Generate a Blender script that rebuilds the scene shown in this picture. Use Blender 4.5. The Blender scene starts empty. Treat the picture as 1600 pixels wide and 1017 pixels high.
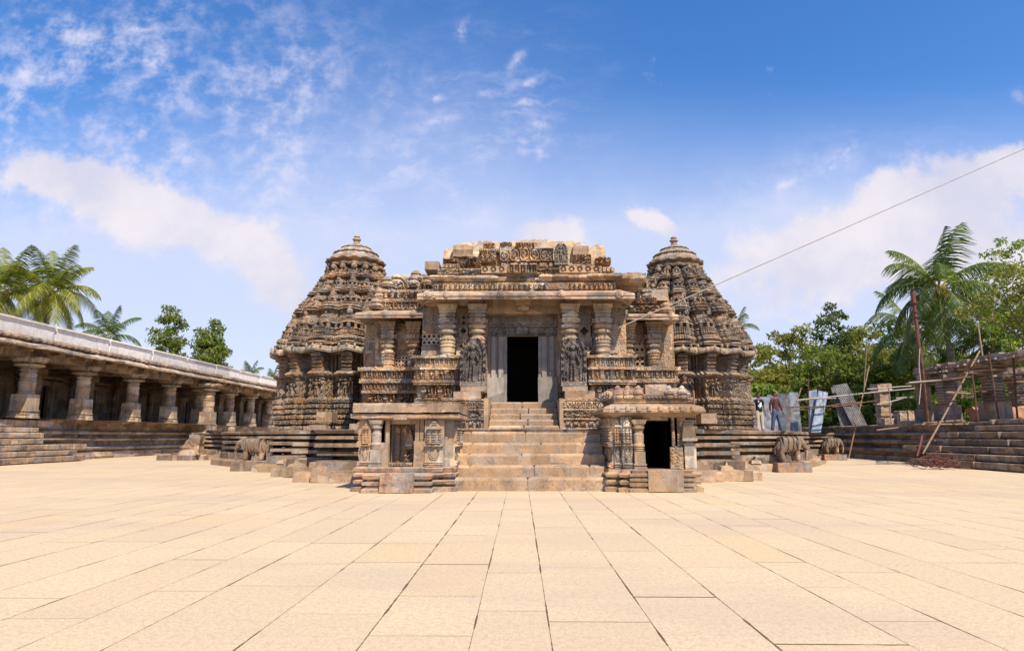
import bpy, math, random
import numpy as np
from mathutils import Vector
R_ = math.radians
S = bpy.context.scene
COL = S.collection

# ------------------------------------------------------------------ helpers
def hsh(a, b=0.0):
    a = np.asarray(a, dtype=float)
    v = np.sin(a * 12.9898 + b * 78.233 + 4.1) * 43758.5453
    return v - np.floor(v)

def vnoise(x, y, seed=0):
    xi, yi = np.floor(x), np.floor(y)
    fx, fy = x - xi, y - yi
    fx = fx * fx * (3 - 2 * fx); fy = fy * fy * (3 - 2 * fy)
    h = lambda i, j: hsh(xi + i + (yi + j) * 57.31, seed)
    return (h(0, 0) * (1 - fx) + h(1, 0) * fx) * (1 - fy) + (h(0, 1) * (1 - fx) + h(1, 1) * fx) * fy

def tag(o, label=None, cat=None, group=None, kind=None):
    if label: o['label'] = label
    if cat: o['category'] = cat
    if group: o['group'] = group
    if kind: o['kind'] = kind
    return o

def empty(name, loc=(0, 0, 0), rz=0, **k):
    o = bpy.data.objects.new(name, None)
    COL.objects.link(o)
    o.location = loc; o.rotation_euler = (0, 0, rz)
    o.empty_display_size = .2
    return tag(o, **k)

class MB:
    def __init__(s, auto=False): s.v = []; s.f = []; s.n = 0; s.auto = auto; s.marks = []
    def mark(s): s.marks.append((len(s.v), len(s.f), s.n))
    def am(s):
        if s.auto: s.mark()
    def add(s, vs, fs):
        vs = np.asarray(vs, dtype=float).reshape(-1, 3)
        n = s.n
        s.v.append(vs); s.n += len(vs)
        s.f.extend([tuple(i + n for i in f) for f in fs])
    def addq(s, vs, q):
        vs = np.asarray(vs, dtype=float).reshape(-1, 3)
        s.v.append(vs); s.f.extend((np.asarray(q) + s.n).tolist()); s.n += len(vs)
    def box(s, x0, x1, y0, y1, z0, z1, j=0, top=0):
        s.am()
        p = np.array([(x0, y0, z0), (x1, y0, z0), (x1, y1, z0), (x0, y1, z0),
                      (x0 + top, y0 + top, z1), (x1 - top, y0 + top, z1), (x1 - top, y1 - top, z1), (x0 + top, y1 - top, z1)], float)
        if j: p += (np.random.rand(8, 3) - .5) * 2 * j
        s.add(p, [(0, 3, 2, 1), (4, 5, 6, 7), (0, 1, 5, 4), (1, 2, 6, 5), (2, 3, 7, 6), (3, 0, 4, 7)])
    def rough(s, x0, x1, y0, y1, z0, z1, j=.015, res=.12, seed=0):
        """a stone block with worn, uneven faces"""
        s.am()
        L = np.array([x1 - x0, y1 - y0, z1 - z0]); n = np.maximum(1, np.minimum(40, np.ceil(L / res).astype(int)))
        o = np.array([x0, y0, z0])
        for ax in range(3):
            a, b = [(1, 2), (2, 0), (0, 1)][ax]
            for side in (0, 1):
                ua, ub = np.meshgrid(np.linspace(0, 1, n[a] + 1), np.linspace(0, 1, n[b] + 1), indexing='ij')
                P = np.zeros(ua.shape + (3,)); P[..., a] = ua * L[a]; P[..., b] = ub * L[b]; P[..., ax] = side * L[ax]
                P += o
                k = P / .11
                for c in range(3):
                    x_, y_, z_ = k[..., 0], k[..., 1], k[..., 2]
                    P[..., c] += (vnoise(x_, z_, seed + c * 7.3) + vnoise(y_ * 1.1, z_ * .9, seed + c * 3.1) + vnoise(x_ * .8, y_, seed + c) - 1.5) * 1.1 * j
                i, q = np.meshgrid(np.arange(n[a]), np.arange(n[b]), indexing='ij')
                w = n[b] + 1
                q0 = (i * w + q).ravel()
                F = np.stack([q0, q0 + w, q0 + w + 1, q0 + 1], 1)
                if not side: F = F[:, ::-1]
                s.addq(P, F)
    def lathe(s, cx, cy, prof, n=20, rot=0, sx=1, sy=1, cap=True):
        s.am()
        k = len(prof)
        a = np.arange(n) / n * 2 * math.pi + rot
        P = np.zeros((k, n, 3))
        for i, (z, r) in enumerate(prof):
            P[i, :, 0] = cx + np.cos(a) * r * sx; P[i, :, 1] = cy + np.sin(a) * r * sy; P[i, :, 2] = z
        f = [(i * n + j, i * n + (j + 1) % n, (i + 1) * n + (j + 1) % n, (i + 1) * n + j) for i in range(k - 1) for j in range(n)]
        if cap:
            f.append(tuple(range(n - 1, -1, -1))); f.append(tuple((k - 1) * n + j for j in range(n)))
        s.add(P, f)
    def sq(s, cx, cy, prof):
        s.lathe(cx, cy, [(z, r * math.sqrt(2)) for z, r in prof], 4, math.pi / 4)
    def tube(s, pts, rads, n=7):
        s.am()
        pts = [Vector(p) for p in pts]
        if not hasattr(rads, '__len__'): rads = [rads] * len(pts)
        rings = []
        up = Vector((0, 0, 1))
        for i, p in enumerate(pts):
            d = (pts[min(i + 1, len(pts) - 1)] - pts[max(i - 1, 0)]).normalized()
            a = d.cross(up if abs(d.z) < .95 else Vector((1, 0, 0))).normalized()
            b = d.cross(a)
            rings.append([p + (a * math.cos(t) + b * math.sin(t)) * rads[i] for t in [2 * math.pi * q / n for q in range(n)]])
        f = [(i * n + j, i * n + (j + 1) % n, (i + 1) * n + (j + 1) % n, (i + 1) * n + j) for i in range(len(pts) - 1) for j in range(n)]
        f.append(tuple(range(n))); f.append(tuple((len(pts) - 1) * n + j for j in range(n - 1, -1, -1)))
        s.add([tuple(v) for r in rings for v in r], f)
    def loft(s, poly, prof, cap=True, jit=0, sub=0, blocky=0):
        """plan polygon (counter-clockwise) swept up a profile of (z, outward offset) with mitred corners"""
        s.am()
        P = np.array(poly, float)
        if sub:
            Q = []
            for i in range(len(P)):
                a, b = P[i], P[(i + 1) % len(P)]
                m = max(1, int(np.linalg.norm(b - a) / sub))
                for t in range(m):
                    if blocky:
                        g_ = .006 / max(.05, np.linalg.norm(b - a))
                        Q.append(a + (b - a) * (t / m + (g_ if t else 0))); Q.append(a + (b - a) * ((t + 1) / m - g_))
                    else: Q.append(a + (b - a) * t / m)
            P = np.array(Q)
        n = len(P)
        e = np.roll(P, -1, 0) - P; e /= np.linalg.norm(e, axis=1)[:, None]
        nr = np.stack([e[:, 1], -e[:, 0]], 1); pr = np.roll(nr, 1, 0)
        m = nr + pr; m /= np.maximum(.3, (m * nr).sum(1))[:, None]
        V = []
        for z, o in prof:
            if blocky:
                jj = np.repeat((hsh(np.arange(n // 2) * 3.7, round(z * 9)) - .5) * 2 * blocky, 2)[:n, None] + (np.random.rand(n, 1) - .5) * jit
            else: jj = (np.random.rand(n, 1) - .5) * 2 * jit if jit else 0
            q = P + m * (o + jj)
            V.append(np.column_stack([q, np.full(n, z) + ((np.random.rand(n) - .5) * jit if jit else 0)]))
        k = len(prof)
        f = [(i * n + j, i * n + (j + 1) % n, (i + 1) * n + (j + 1) % n, (i + 1) * n + j) for i in range(k - 1) for j in range(n)]
        if cap:
            f.append(tuple(range(n - 1, -1, -1))); f.append(tuple((k - 1) * n + j for j in range(n)))
        s.add(np.concatenate(V), f)
    def grid(s, P, closeu=False, flip=False):
        a, b = P.shape[:2]
        i, j = np.meshgrid(np.arange(a if closeu else a - 1), np.arange(b - 1), indexing='ij')
        i2 = (i + 1) % a
        F = np.stack([(i * b + j).ravel(), (i2 * b + j).ravel(), (i2 * b + j + 1).ravel(), (i * b + j + 1).ravel()], 1)
        if flip: F = F[:, ::-1]
        s.addq(P, F)
    def panel(s, p0, p1, z0, z1, fn, res=.016, lean=0, base=0.0):
        """carved relief between plan points p0 -> p1; outward is to the right of p0->p1; fn(S metres, V 0..1) -> height"""
        p0 = np.array(p0, float); p1 = np.array(p1, float); L = np.linalg.norm(p1 - p0)
        e = (p1 - p0) / L; nr = np.array([e[1], -e[0]])
        a = max(3, int(L / res)); b = max(4, int((z1 - z0) / res))
        Sg, V = np.meshgrid(np.linspace(0, L, a), np.linspace(0, 1, b), indexing='ij')
        H = fn(Sg, V) + base
        H = H + (vnoise(Sg * 60, V * (z1 - z0) * 60, 3) - .5) * .006
        H[0, :] = -.02; H[-1, :] = -.02; H[:, 0] = -.02; H[:, -1] = -.02
        H = H + lean * V
        P = np.stack([p0[0] + e[0] * Sg + nr[0] * H, p0[1] + e[1] * Sg + nr[1] * H, z0 + (z1 - z0) * V], -1)
        s.grid(P)
    def build(s, name, m=None, parent=None, smooth=False):
        if s.marks:
            mk = s.marks + [(len(s.v), len(s.f), s.n)]; out = None
            for (a, c, n0), (b_, d, n1) in zip(mk[:-1], mk[1:]):
                if b_ == a: continue
                q = MB(); q.v = s.v[a:b_]; q.f = [tuple(i - n0 for i in f) for f in s.f[c:d]]; q.n = n1 - n0
                out = q.build(name, m, parent, smooth)
            return out
        me = bpy.data.meshes.new(name)
        V = np.concatenate(s.v) if s.v else np.zeros((0, 3))
        root = parent
        while root is not None and root.parent is not None: root = root.parent
        if root is not None and root.type == 'EMPTY':
            pl = np.array(root.location)
            c, sn = math.cos(-root.rotation_euler[2]), math.sin(-root.rotation_euler[2])
            V = V - pl
            V = np.stack([V[:, 0] * c - V[:, 1] * sn, V[:, 0] * sn + V[:, 1] * c, V[:, 2]], 1)
        me.from_pydata(V.tolist(), [], s.f)
        if m: me.materials.append(m)
        if smooth: me.polygons.foreach_set('use_smooth', [True] * len(me.polygons))
        me.update()
        o = bpy.data.objects.new(name, me)
        COL.objects.link(o)
        if parent is not None: o.parent = parent
        return o

# ------------------------------------------------------------------ node materials
def nd(nt, typ, **k):
    n = nt.nodes.new(typ)
    for a, b in k.items():
        if a == 'inp':
            for c, d in b.items():
                if hasattr(d, 'is_output') or isinstance(d, bpy.types.NodeSocket): nt.links.new(d, n.inputs[c])
                else: n.inputs[c].default_value = d
        else: setattr(n, a, b)
    return n
def ma(nt, op, a, b=None, c=None, clamp=False):
    n = nt.nodes.new('ShaderNodeMath'); n.operation = op; n.use_clamp = clamp
    for i, v in enumerate((a, b, c)):
        if v is None: continue
        if isinstance(v, (int, float)): n.inputs[i].default_value = v
        else: nt.links.new(v, n.inputs[i])
    return n.outputs[0]
def mix(nt, f, a, b, typ='MIX'):
    n = nt.nodes.new('ShaderNodeMix'); n.data_type = 'RGBA'; n.blend_type = typ
    for i, v in ((0, f), (6, a), (7, b)):
        if isinstance(v, (int, float)): n.inputs[i].default_value = v
        elif isinstance(v, tuple): n.inputs[i].default_value = v if len(v) == 4 else v + (1,)
        else: nt.links.new(v, n.inputs[i])
    return n.outputs[2]
def ramp(nt, v, lo, hi):
    n = nt.nodes.new('ShaderNodeMapRange'); n.interpolation_type = 'SMOOTHSTEP'
    nt.links.new(v, n.inputs[0]); n.inputs[1].default_value = lo; n.inputs[2].default_value = hi
    return n.outputs[0]
def newmat(name):
    m = bpy.data.materials.new(name); m.use_nodes = True
    nt = m.node_tree; b = nt.nodes['Principled BSDF']
    return m, nt, b
def noise(nt, vec, scale, det=4, rough=.55):
    n = nd(nt, 'ShaderNodeTexNoise'); n.inputs['Scale'].default_value = scale
    n.inputs['Detail'].default_value = det; n.inputs['Roughness'].default_value = rough
    nt.links.new(vec, n.inputs['Vector'])
    return n.outputs[0]

def stone(name, a, b, c, d=None, blocks=2.2, bump=.5, speck=.35, dark=(.06, .05, .045), darkamt=.5, carve=0, rust=None, rustamt=.5, alb=1.0, grime=.38, gam=.68):
    """weathered stone: blocks of slightly different tint, large stains, grime patches, pits"""
    W = lambda c_: None if c_ is None else (c_[0] * 1.10 * alb, c_[1] * .95 * alb, c_[2] * .78 * alb)
    a, b, c, d, rust = W(a), W(b), W(c), W(d), W(rust)
    m, nt, bs = newmat(name)
    tc = nd(nt, 'ShaderNodeTexCoord').outputs['Object']
    n1 = noise(nt, tc, .9, 5, .6); n2 = noise(nt, tc, 5, 6, .65); n3 = noise(nt, tc, 40, 3, .6); n4 = noise(nt, tc, 1.7, 4, .6)
    vo = nd(nt, 'ShaderNodeTexVoronoi', distance='CHEBYCHEV'); vo.inputs['Scale'].default_value = blocks
    mp = nd(nt, 'ShaderNodeMapping'); mp.inputs['Scale'].default_value = (.7, .7, 1.9); nt.links.new(tc, mp.inputs[0]); nt.links.new(mp.outputs[0], vo.inputs['Vector'])
    sep = nd(nt, 'ShaderNodeSeparateColor'); nt.links.new(vo.outputs['Color'], sep.inputs[0])
    col = mix(nt, ramp(nt, n2, .35, .65), a, b)
    col = mix(nt, ramp(nt, ma(nt, 'ADD', ma(nt, 'MULTIPLY', sep.outputs[0], .35), ma(nt, 'MULTIPLY', n1, .65)), .38, .62), col, c)
    if d: col = mix(nt, ma(nt, 'MULTIPLY', ramp(nt, sep.outputs[1], .66, .74), .9), col, d)
    if rust: col = mix(nt, ma(nt, 'MULTIPLY', ramp(nt, n4, .53, .68), rustamt * .75), col, rust)
    st = nd(nt, 'ShaderNodeMapping'); st.inputs['Scale'].default_value = (3.2, 3.2, .7); st.inputs['Location'].default_value = (5, 3, 1)
    nt.links.new(tc, st.inputs[0])
    n5 = noise(nt, st.outputs[0], 1.1, 6, .7)
    col = mix(nt, ma(nt, 'MULTIPLY', ramp(nt, n5, .48, .62), darkamt), col, dark)
    n6 = noise(nt, tc, 9, 5, .7)
    n7 = noise(nt, tc, 2.6, 5, .65)
    bw = nd(nt, 'ShaderNodeRGBToBW'); nt.links.new(col, bw.inputs[0])
    gy = nd(nt, 'ShaderNodeCombineColor'); nt.links.new(ma(nt, 'MULTIPLY', bw.outputs[0], 1.12), gy.inputs[0]); nt.links.new(ma(nt, 'MULTIPLY', bw.outputs[0], 1.02), gy.inputs[1]); nt.links.new(ma(nt, 'MULTIPLY', bw.outputs[0], .92), gy.inputs[2])
    col = mix(nt, ma(nt, 'MULTIPLY', ramp(nt, n7, .46, .60), gam), col, gy.outputs[0])
    col = mix(nt, ma(nt, 'MULTIPLY', ramp(nt, n6, .5, .66), grime), col, tuple(x * .8 for x in dark))
    v = ma(nt, 'ADD', ma(nt, 'MULTIPLY', ma(nt, 'SUBTRACT', n3, .5), speck * 2), 1.0)
    v = ma(nt, 'MULTIPLY', v, ma(nt, 'ADD', ma(nt, 'MULTIPLY', sep.outputs[2], .55), .74))
    cb = nd(nt, 'ShaderNodeCombineColor')
    for i in range(3): nt.links.new(v, cb.inputs[i])
    col = mix(nt, 1.0, col, cb.outputs[0], 'MULTIPLY')
    nt.links.new(col, bs.inputs['Base Color'])
    bs.inputs['Roughness'].default_value = .92
    bs.inputs['Specular IOR Level'].default_value = .25
    h = ma(nt, 'ADD', ma(nt, 'MULTIPLY', n3, .25), n2)
    if carve:
        v2 = nd(nt, 'ShaderNodeTexVoronoi'); v2.inputs['Scale'].default_value = carve
        nt.links.new(tc, v2.inputs['Vector'])
        h = ma(nt, 'ADD', h, ma(nt, 'MULTIPLY', v2.outputs['Distance'], -1.4))
    bp = nd(nt, 'ShaderNodeBump'); bp.inputs['Strength'].default_value = bump; bp.inputs['Distance'].default_value = .03
    nt.links.new(h, bp.inputs['Height']); nt.links.new(bp.outputs[0], bs.inputs['Normal'])
    return m

def plain(name, col, rough=.8, metal=0, var=.25, scale=6, bump=.2, col2=None):
    m, nt, bs = newmat(name)
    tc = nd(nt, 'ShaderNodeTexCoord').outputs['Object']
    n = noise(nt, tc, scale, 5, .6)
    c2 = col2 or tuple(x * (1 - var) for x in col)
    nt.links.new(mix(nt, ramp(nt, n, .35, .65), col, c2), bs.inputs['Base Color'])
    bs.inputs['Roughness'].default_value = rough; bs.inputs['Metallic'].default_value = metal
    bs.inputs['Specular IOR Level'].default_value = .3
    if bump:
        bp = nd(nt, 'ShaderNodeBump'); bp.inputs['Strength'].default_value = bump; bp.inputs['Distance'].default_value = .01
        nt.links.new(noise(nt, tc, scale * 6, 3), bp.inputs['Height']); nt.links.new(bp.outputs[0], bs.inputs['Normal'])
    return m

def leafmat(name, a, b, c, yellow=None):
    m, nt, bs = newmat(name)
    g = nd(nt, 'ShaderNodeNewGeometry'); rnd = g.outputs['Random Per Island']
    tc = nd(nt, 'ShaderNodeTexCoord').outputs['Object']
    n = noise(nt, tc, .7, 3)
    col = mix(nt, ramp(nt, n, .35, .65), a, b)
    col = mix(nt, ma(nt, 'MULTIPLY', rnd, .8), col, c)
    if yellow: col = mix(nt, ramp(nt, rnd, .86, .97), col, yellow)
    nt.links.new(col, bs.inputs['Base Color']); bs.inputs['Roughness'].default_value = .55
    bs.inputs['Specular IOR Level'].default_value = .3
    tr = nd(nt, 'ShaderNodeBsdfTranslucent')
    nt.links.new(mix(nt, 1.0, col, (1.5, 1.6, .7), 'MULTIPLY'), tr.inputs[0])
    ms = nd(nt, 'ShaderNodeMixShader'); ms.inputs[0].default_value = .4
    nt.links.new(bs.outputs[0], ms.inputs[1]); nt.links.new(tr.outputs[0], ms.inputs[2])
    nt.links.new(ms.outputs[0], nt.nodes['Material Output'].inputs[0])
    return m

M = {}
M['temple'] = stone('weathered_temple_stone', (.36, .24, .155), (.27, .18, .125), (.31, .245, .19), (.52, .41, .29), bump=.7, carve=24, rust=(.40, .21, .09), rustamt=.5, darkamt=.55)
M['tower'] = stone('tower_stone', (.28, .20, .145), (.21, .15, .115), (.27, .215, .17), (.35, .26, .18), bump=.7, carve=26, rust=(.42, .23, .10), rustamt=.6, darkamt=.6)
M['rtower'] = stone('grey_tower_stone', (.24, .185, .145), (.185, .145, .12), (.27, .225, .185), (.31, .235, .17), bump=.7, carve=26, rust=(.32, .18, .10), rustamt=.3, darkamt=.6)
M['frieze'] = stone('ruddy_carved_stone', (.36, .23, .14), (.27, .17, .11), (.30, .22, .165), (.50, .37, .23), bump=.8, carve=22, rust=(.55, .27, .07), rustamt=.85, darkamt=.4)
M['dress'] = stone('dressed_grey_stone', (.40, .31, .24), (.33, .255, .195), (.36, .27, .20), (.45, .35, .26), alb=.86, grime=.3, gam=.4, blocks=1.5, bump=.45, rust=(.46, .28, .13), rustamt=.35, darkamt=.3, speck=.5)
M['pillar'] = stone('smooth_pillar_stone', (.42, .33, .24), (.34, .255, .185), (.38, .31, .24), (.50, .42, .31), alb=.9, grime=.3, blocks=1.6, bump=.4, darkamt=.45, rust=(.40, .26, .15), rustamt=.4)
M['lintel'] = stone('dark_lintel_stone', (.24, .24, .25), (.18, .18, .185), (.29, .28, .28), blocks=1, bump=.5)
M['jamb'] = stone('grey_door_stone', (.29, .30, .325), (.235, .24, .26), (.33, .32, .33), blocks=.6, bump=.3, darkamt=.3, grime=.2, gam=.5)
M['pink'] = stone('pink_slab_stone', (.44, .31, .25), (.34, .24, .195), (.36, .30, .245), (.52, .43, .33), alb=.9, blocks=1.5, bump=.6, darkamt=.5, dark=(.09, .075, .07))
M['stele'] = stone('dark_stele_stone', (.13, .125, .125), (.095, .09, .09), (.18, .165, .155), blocks=.8, bump=.5, darkamt=.4, carve=0)
M['plaster'] = stone('cream_plaster', (.66, .54, .38), (.56, .43, .29), (.60, .46, .30), (.68, .60, .47), alb=.82, grime=.35, blocks=1.6, bump=.6, darkamt=.45, dark=(.20, .15, .11), rust=(.55, .37, .2), rustamt=.5)
M['dome'] = stone('limewashed_dome_stone', (.35, .285, .22), (.26, .21, .16), (.29, .25, .21), blocks=1.2, bump=.5, darkamt=.75, dark=(.10, .085, .07), grime=.5)
M['dark'] = stone('dark_plinth_stone', (.20, .15, .12), (.15, .115, .095), (.26, .195, .15), (.30, .23, .17), bump=.7, darkamt=.5, rust=(.30, .2, .13), rustamt=.4)
M['base'] = stone('tan_base_stone', (.44, .32, .22), (.36, .26, .18), (.40, .30, .22), alb=.86, grime=.3, gam=.4, blocks=1.4, bump=.5, darkamt=.3, speck=.5)
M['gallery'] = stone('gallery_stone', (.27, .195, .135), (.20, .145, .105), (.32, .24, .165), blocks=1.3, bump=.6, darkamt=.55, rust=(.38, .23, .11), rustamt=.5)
M['gplinth'] = stone('gallery_plinth_stone', (.31, .235, .18), (.24, .185, .145), (.37, .285, .215), (.44, .35, .27), bump=.6, darkamt=.45)
M['white'] = stone('pale_concrete_coping', (.70, .72, .78), (.62, .63, .67), (.66, .67, .72), alb=1.1, grime=.1, blocks=.3, bump=.25, darkamt=.25, dark=(.36, .31, .27), speck=.12)
M['inner'] = stone('inner_stone', (.10, .08, .06), (.07, .055, .045), (.12, .09, .07), blocks=1, bump=.4)
M['eleph'] = stone('elephant_stone', (.27, .20, .155), (.23, .17, .13), (.31, .235, .18), blocks=.7, bump=.5, darkamt=.3, grime=.2)
M['reddish'] = stone('red_brown_stone', (.36, .25, .185), (.28, .19, .145), (.33, .24, .18), bump=.7, darkamt=.5)

# ------------------------------------------------------------------ relief patterns (height in metres)
def dome(du, dv, a, b): return np.sqrt(np.maximum(0, 1 - (du / a) ** 2 - (dv / b) ** 2))
def capsule(u, v, x0, y0, x1, y1, r, asp=1.0):
    dx, dy = x1 - x0, (y1 - y0) * asp
    L2 = dx * dx + dy * dy + 1e-9
    t = np.clip(((u - x0) * dx + (v - y0) * asp * dy) / L2, 0, 1)
    d = np.hypot(u - x0 - t * dx, (v - y0) * asp - t * dy)
    return np.sqrt(np.maximum(0, 1 - (d / r) ** 2))

def figure(u, v, sd, arch=True):
    """one standing deity-like carved figure, u -1..1, v 0..1"""
    k = hsh(sd, 1.7) - .5; k2 = hsh(sd, 5.1) - .5
    c = k * .25
    h = .95 * dome(u - c * .6, v - .80, .20, .085)
    h = np.maximum(h, .8 * dome(u - c * .6, v - .89, .13, .07))
    h = np.maximum(h, dome(u - c * .9, v - .62, .27, .13))
    h = np.maximum(h, .95 * dome(u - c, v - .47, .27, .085))
    for s in (-1, 1):
        h = np.maximum(h, .85 * capsule(u, v, s * .12 + c, .46, s * .17 + c * .3 + k2 * .3, .1, .115, 2))
        h = np.maximum(h, .8 * capsule(u, v, s * .26 + c, .68, s * (.52 + k2 * .2), .56 + k * .2 * s, .075, 2))
        h = np.maximum(h, .7 * capsule(u, v, s * (.52 + k2 * .2), .56 + k * .2 * s, s * .42, .74 + .1 * k2, .06, 2))
        h = np.maximum(h, .6 * dome(u - s * .58, v - .2, .13, .17))
    h = np.maximum(h, .55 * (v < .07))
    if arch:
        r = np.hypot(u / .92, np.maximum(0, v - .66) / .33)
        ring = (r > .78) & (r < 1.03) & (v > .1)
        scal = .85 + .25 * np.sin(np.arctan2(v - .6, u) * 18)
        h = np.where(ring, np.maximum(h, .75 * scal), h)
    return h

def pt_fig(w, dep, seed=0, arch=True):
    def fn(Sg, V):
        c = np.floor(Sg / w); u = (Sg / w - c) * 2 - 1
        return dep * figure(u, V, c + seed, arch)
    return fn
def pt_scroll(w, dep, seed=0):
    def fn(Sg, V):
        c = np.floor(Sg / w); u = (Sg / w - c) * 2 - 1; v = V * 2 - 1
        r = np.hypot(u, v); a = np.arctan2(v, u * np.where(c % 2 == 0, 1, -1))
        h = .5 + .5 * np.sin(r * 9 - a * 2 + c)
        h = h * (np.abs(V - .5) < .42)
        return dep * (h > .45) * (.6 + .4 * h)
    return fn
def pt_beast(w, dep, seed=0):
    """procession of small elephants / horses"""
    def fn(Sg, V):
        c = np.floor(Sg / w); u = (Sg / w - c) * 2 - 1; k = hsh(c, seed)
        h = dome(u, V - .52, .52, .25)
        h = np.maximum(h, dome(u - .58, V - (.6 + .12 * k), .24, .22))
        h = np.maximum(h, .9 * capsule(u, V, .72, .55, .82, .12, .1, 1.4))
        for x in (-.38, -.12, .2, .42): h = np.maximum(h, .85 * capsule(u, V, x, .45, x + .08 * (k - .5), .06, .09, 1.4))
        h = np.maximum(h, .8 * (k > .5) * dome(u + .05, V - .85, .16, .14))
        return dep * h
    return fn
def pt_dent(w, dep, duty=.55, seed=0):
    def fn(Sg, V):
        f = Sg / w - np.floor(Sg / w)
        return dep * ((f < duty) & (V > .08) & (V < .92)) + 0 * V
    return fn
def pt_niche(w, dep, seed=0):
    """alternating small temple-tower pilasters and seated figures"""
    def fn(Sg, V):
        c = np.floor(Sg / w); u = (Sg / w - c) * 2 - 1
        fg = figure(u * 1.05, V, c + seed, True)
        wd = np.where(V < .5, .45, np.maximum(0, .62 * (1 - V) / .5 + .1))
        tw = (np.abs(u) < wd) * (.65 + .35 * np.sign(np.sin(V * 34)))
        tw = np.maximum(tw, .9 * ((np.abs(u) < .6) & (np.abs(V - .5) < .05)))
        return dep * np.where(c % 2 == 0, tw, fg)
    return fn
def pt_col(w, dep, seed=0):
    """little colonnettes with panels"""
    def fn(Sg, V):
        c = np.floor(Sg / w); u = (Sg / w - c) * 2 - 1
        col = (np.abs(u) > .62) * (.75 + .25 * np.sin(V * 30))
        fg = figure(u / .62, V, c + seed, False) * (np.abs(u) < .6)
        h = np.maximum(col, fg)
        return dep * np.where((V > .93) | (V < .06), 1.0, h)
    return fn
def pt_busy(dep, sc=14, seed=0):
    def fn(Sg, V):
        a = vnoise(Sg * sc, V * sc * .6, seed); b = vnoise(Sg * sc * 2.3, V * sc * 1.5, seed + 9)
        return dep * np.clip((a * .6 + b * .6 - .35) * 2.2, 0, 1)
    return fn
def pt_wave(dep, w=.25):
    """carved arches (row of scrolled gables that rise to the middle)"""
    def fn(Sg, V):
        L = Sg.max(); t = 1 - np.abs(Sg / L - .5) * 2
        top = .55 + .43 * t
        c = np.floor(Sg / w); u = (Sg / w - c) * 2 - 1; vv = V / top
        r = np.hypot(u, (vv - .5) * 2)
        h = .5 + .5 * np.sin(r * 11 + np.arctan2(vv - .5, u))
        h = np.maximum(h, figure(u * 1.2, vv, c, False))
        return dep * np.where(vv < .97, .35 + .65 * h, 0)
    return fn
# ------------------------------------------------------------------ camera
H_EYE = .95
cam = bpy.data.cameras.new('camera'); camo = bpy.data.objects.new('camera', cam); COL.objects.link(camo)
cam.sensor_fit = 'HORIZONTAL'; cam.sensor_width = 36; cam.lens = 22.5; cam.clip_end = 3000; cam.clip_start = .05
camo.location = (0, 0, H_EYE)
PITCH = math.atan(.173); YAW = .0128
camo.rotation_euler = (math.pi / 2 + PITCH, 0, YAW)
S.camera = camo
def ray(px, py):
    u = (px - 800) / 1000; v = (508.5 - py) / 1000
    cp, sp = math.cos(PITCH), math.sin(PITCH)
    Y = cp - v * sp; Z = sp + v * cp; c, s = math.cos(YAW), math.sin(YAW)
    return u * c - Y * s, u * s + Y * c, Z
def at(px, py, Y):
    d = ray(px, py); k = Y / d[1]
    return (d[0] * k, Y, H_EYE + d[2] * k)
def X(px, Y): return at(px, 681, Y)[0]
def Zp(py, Y): return at(813, py, Y)[2]

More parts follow.
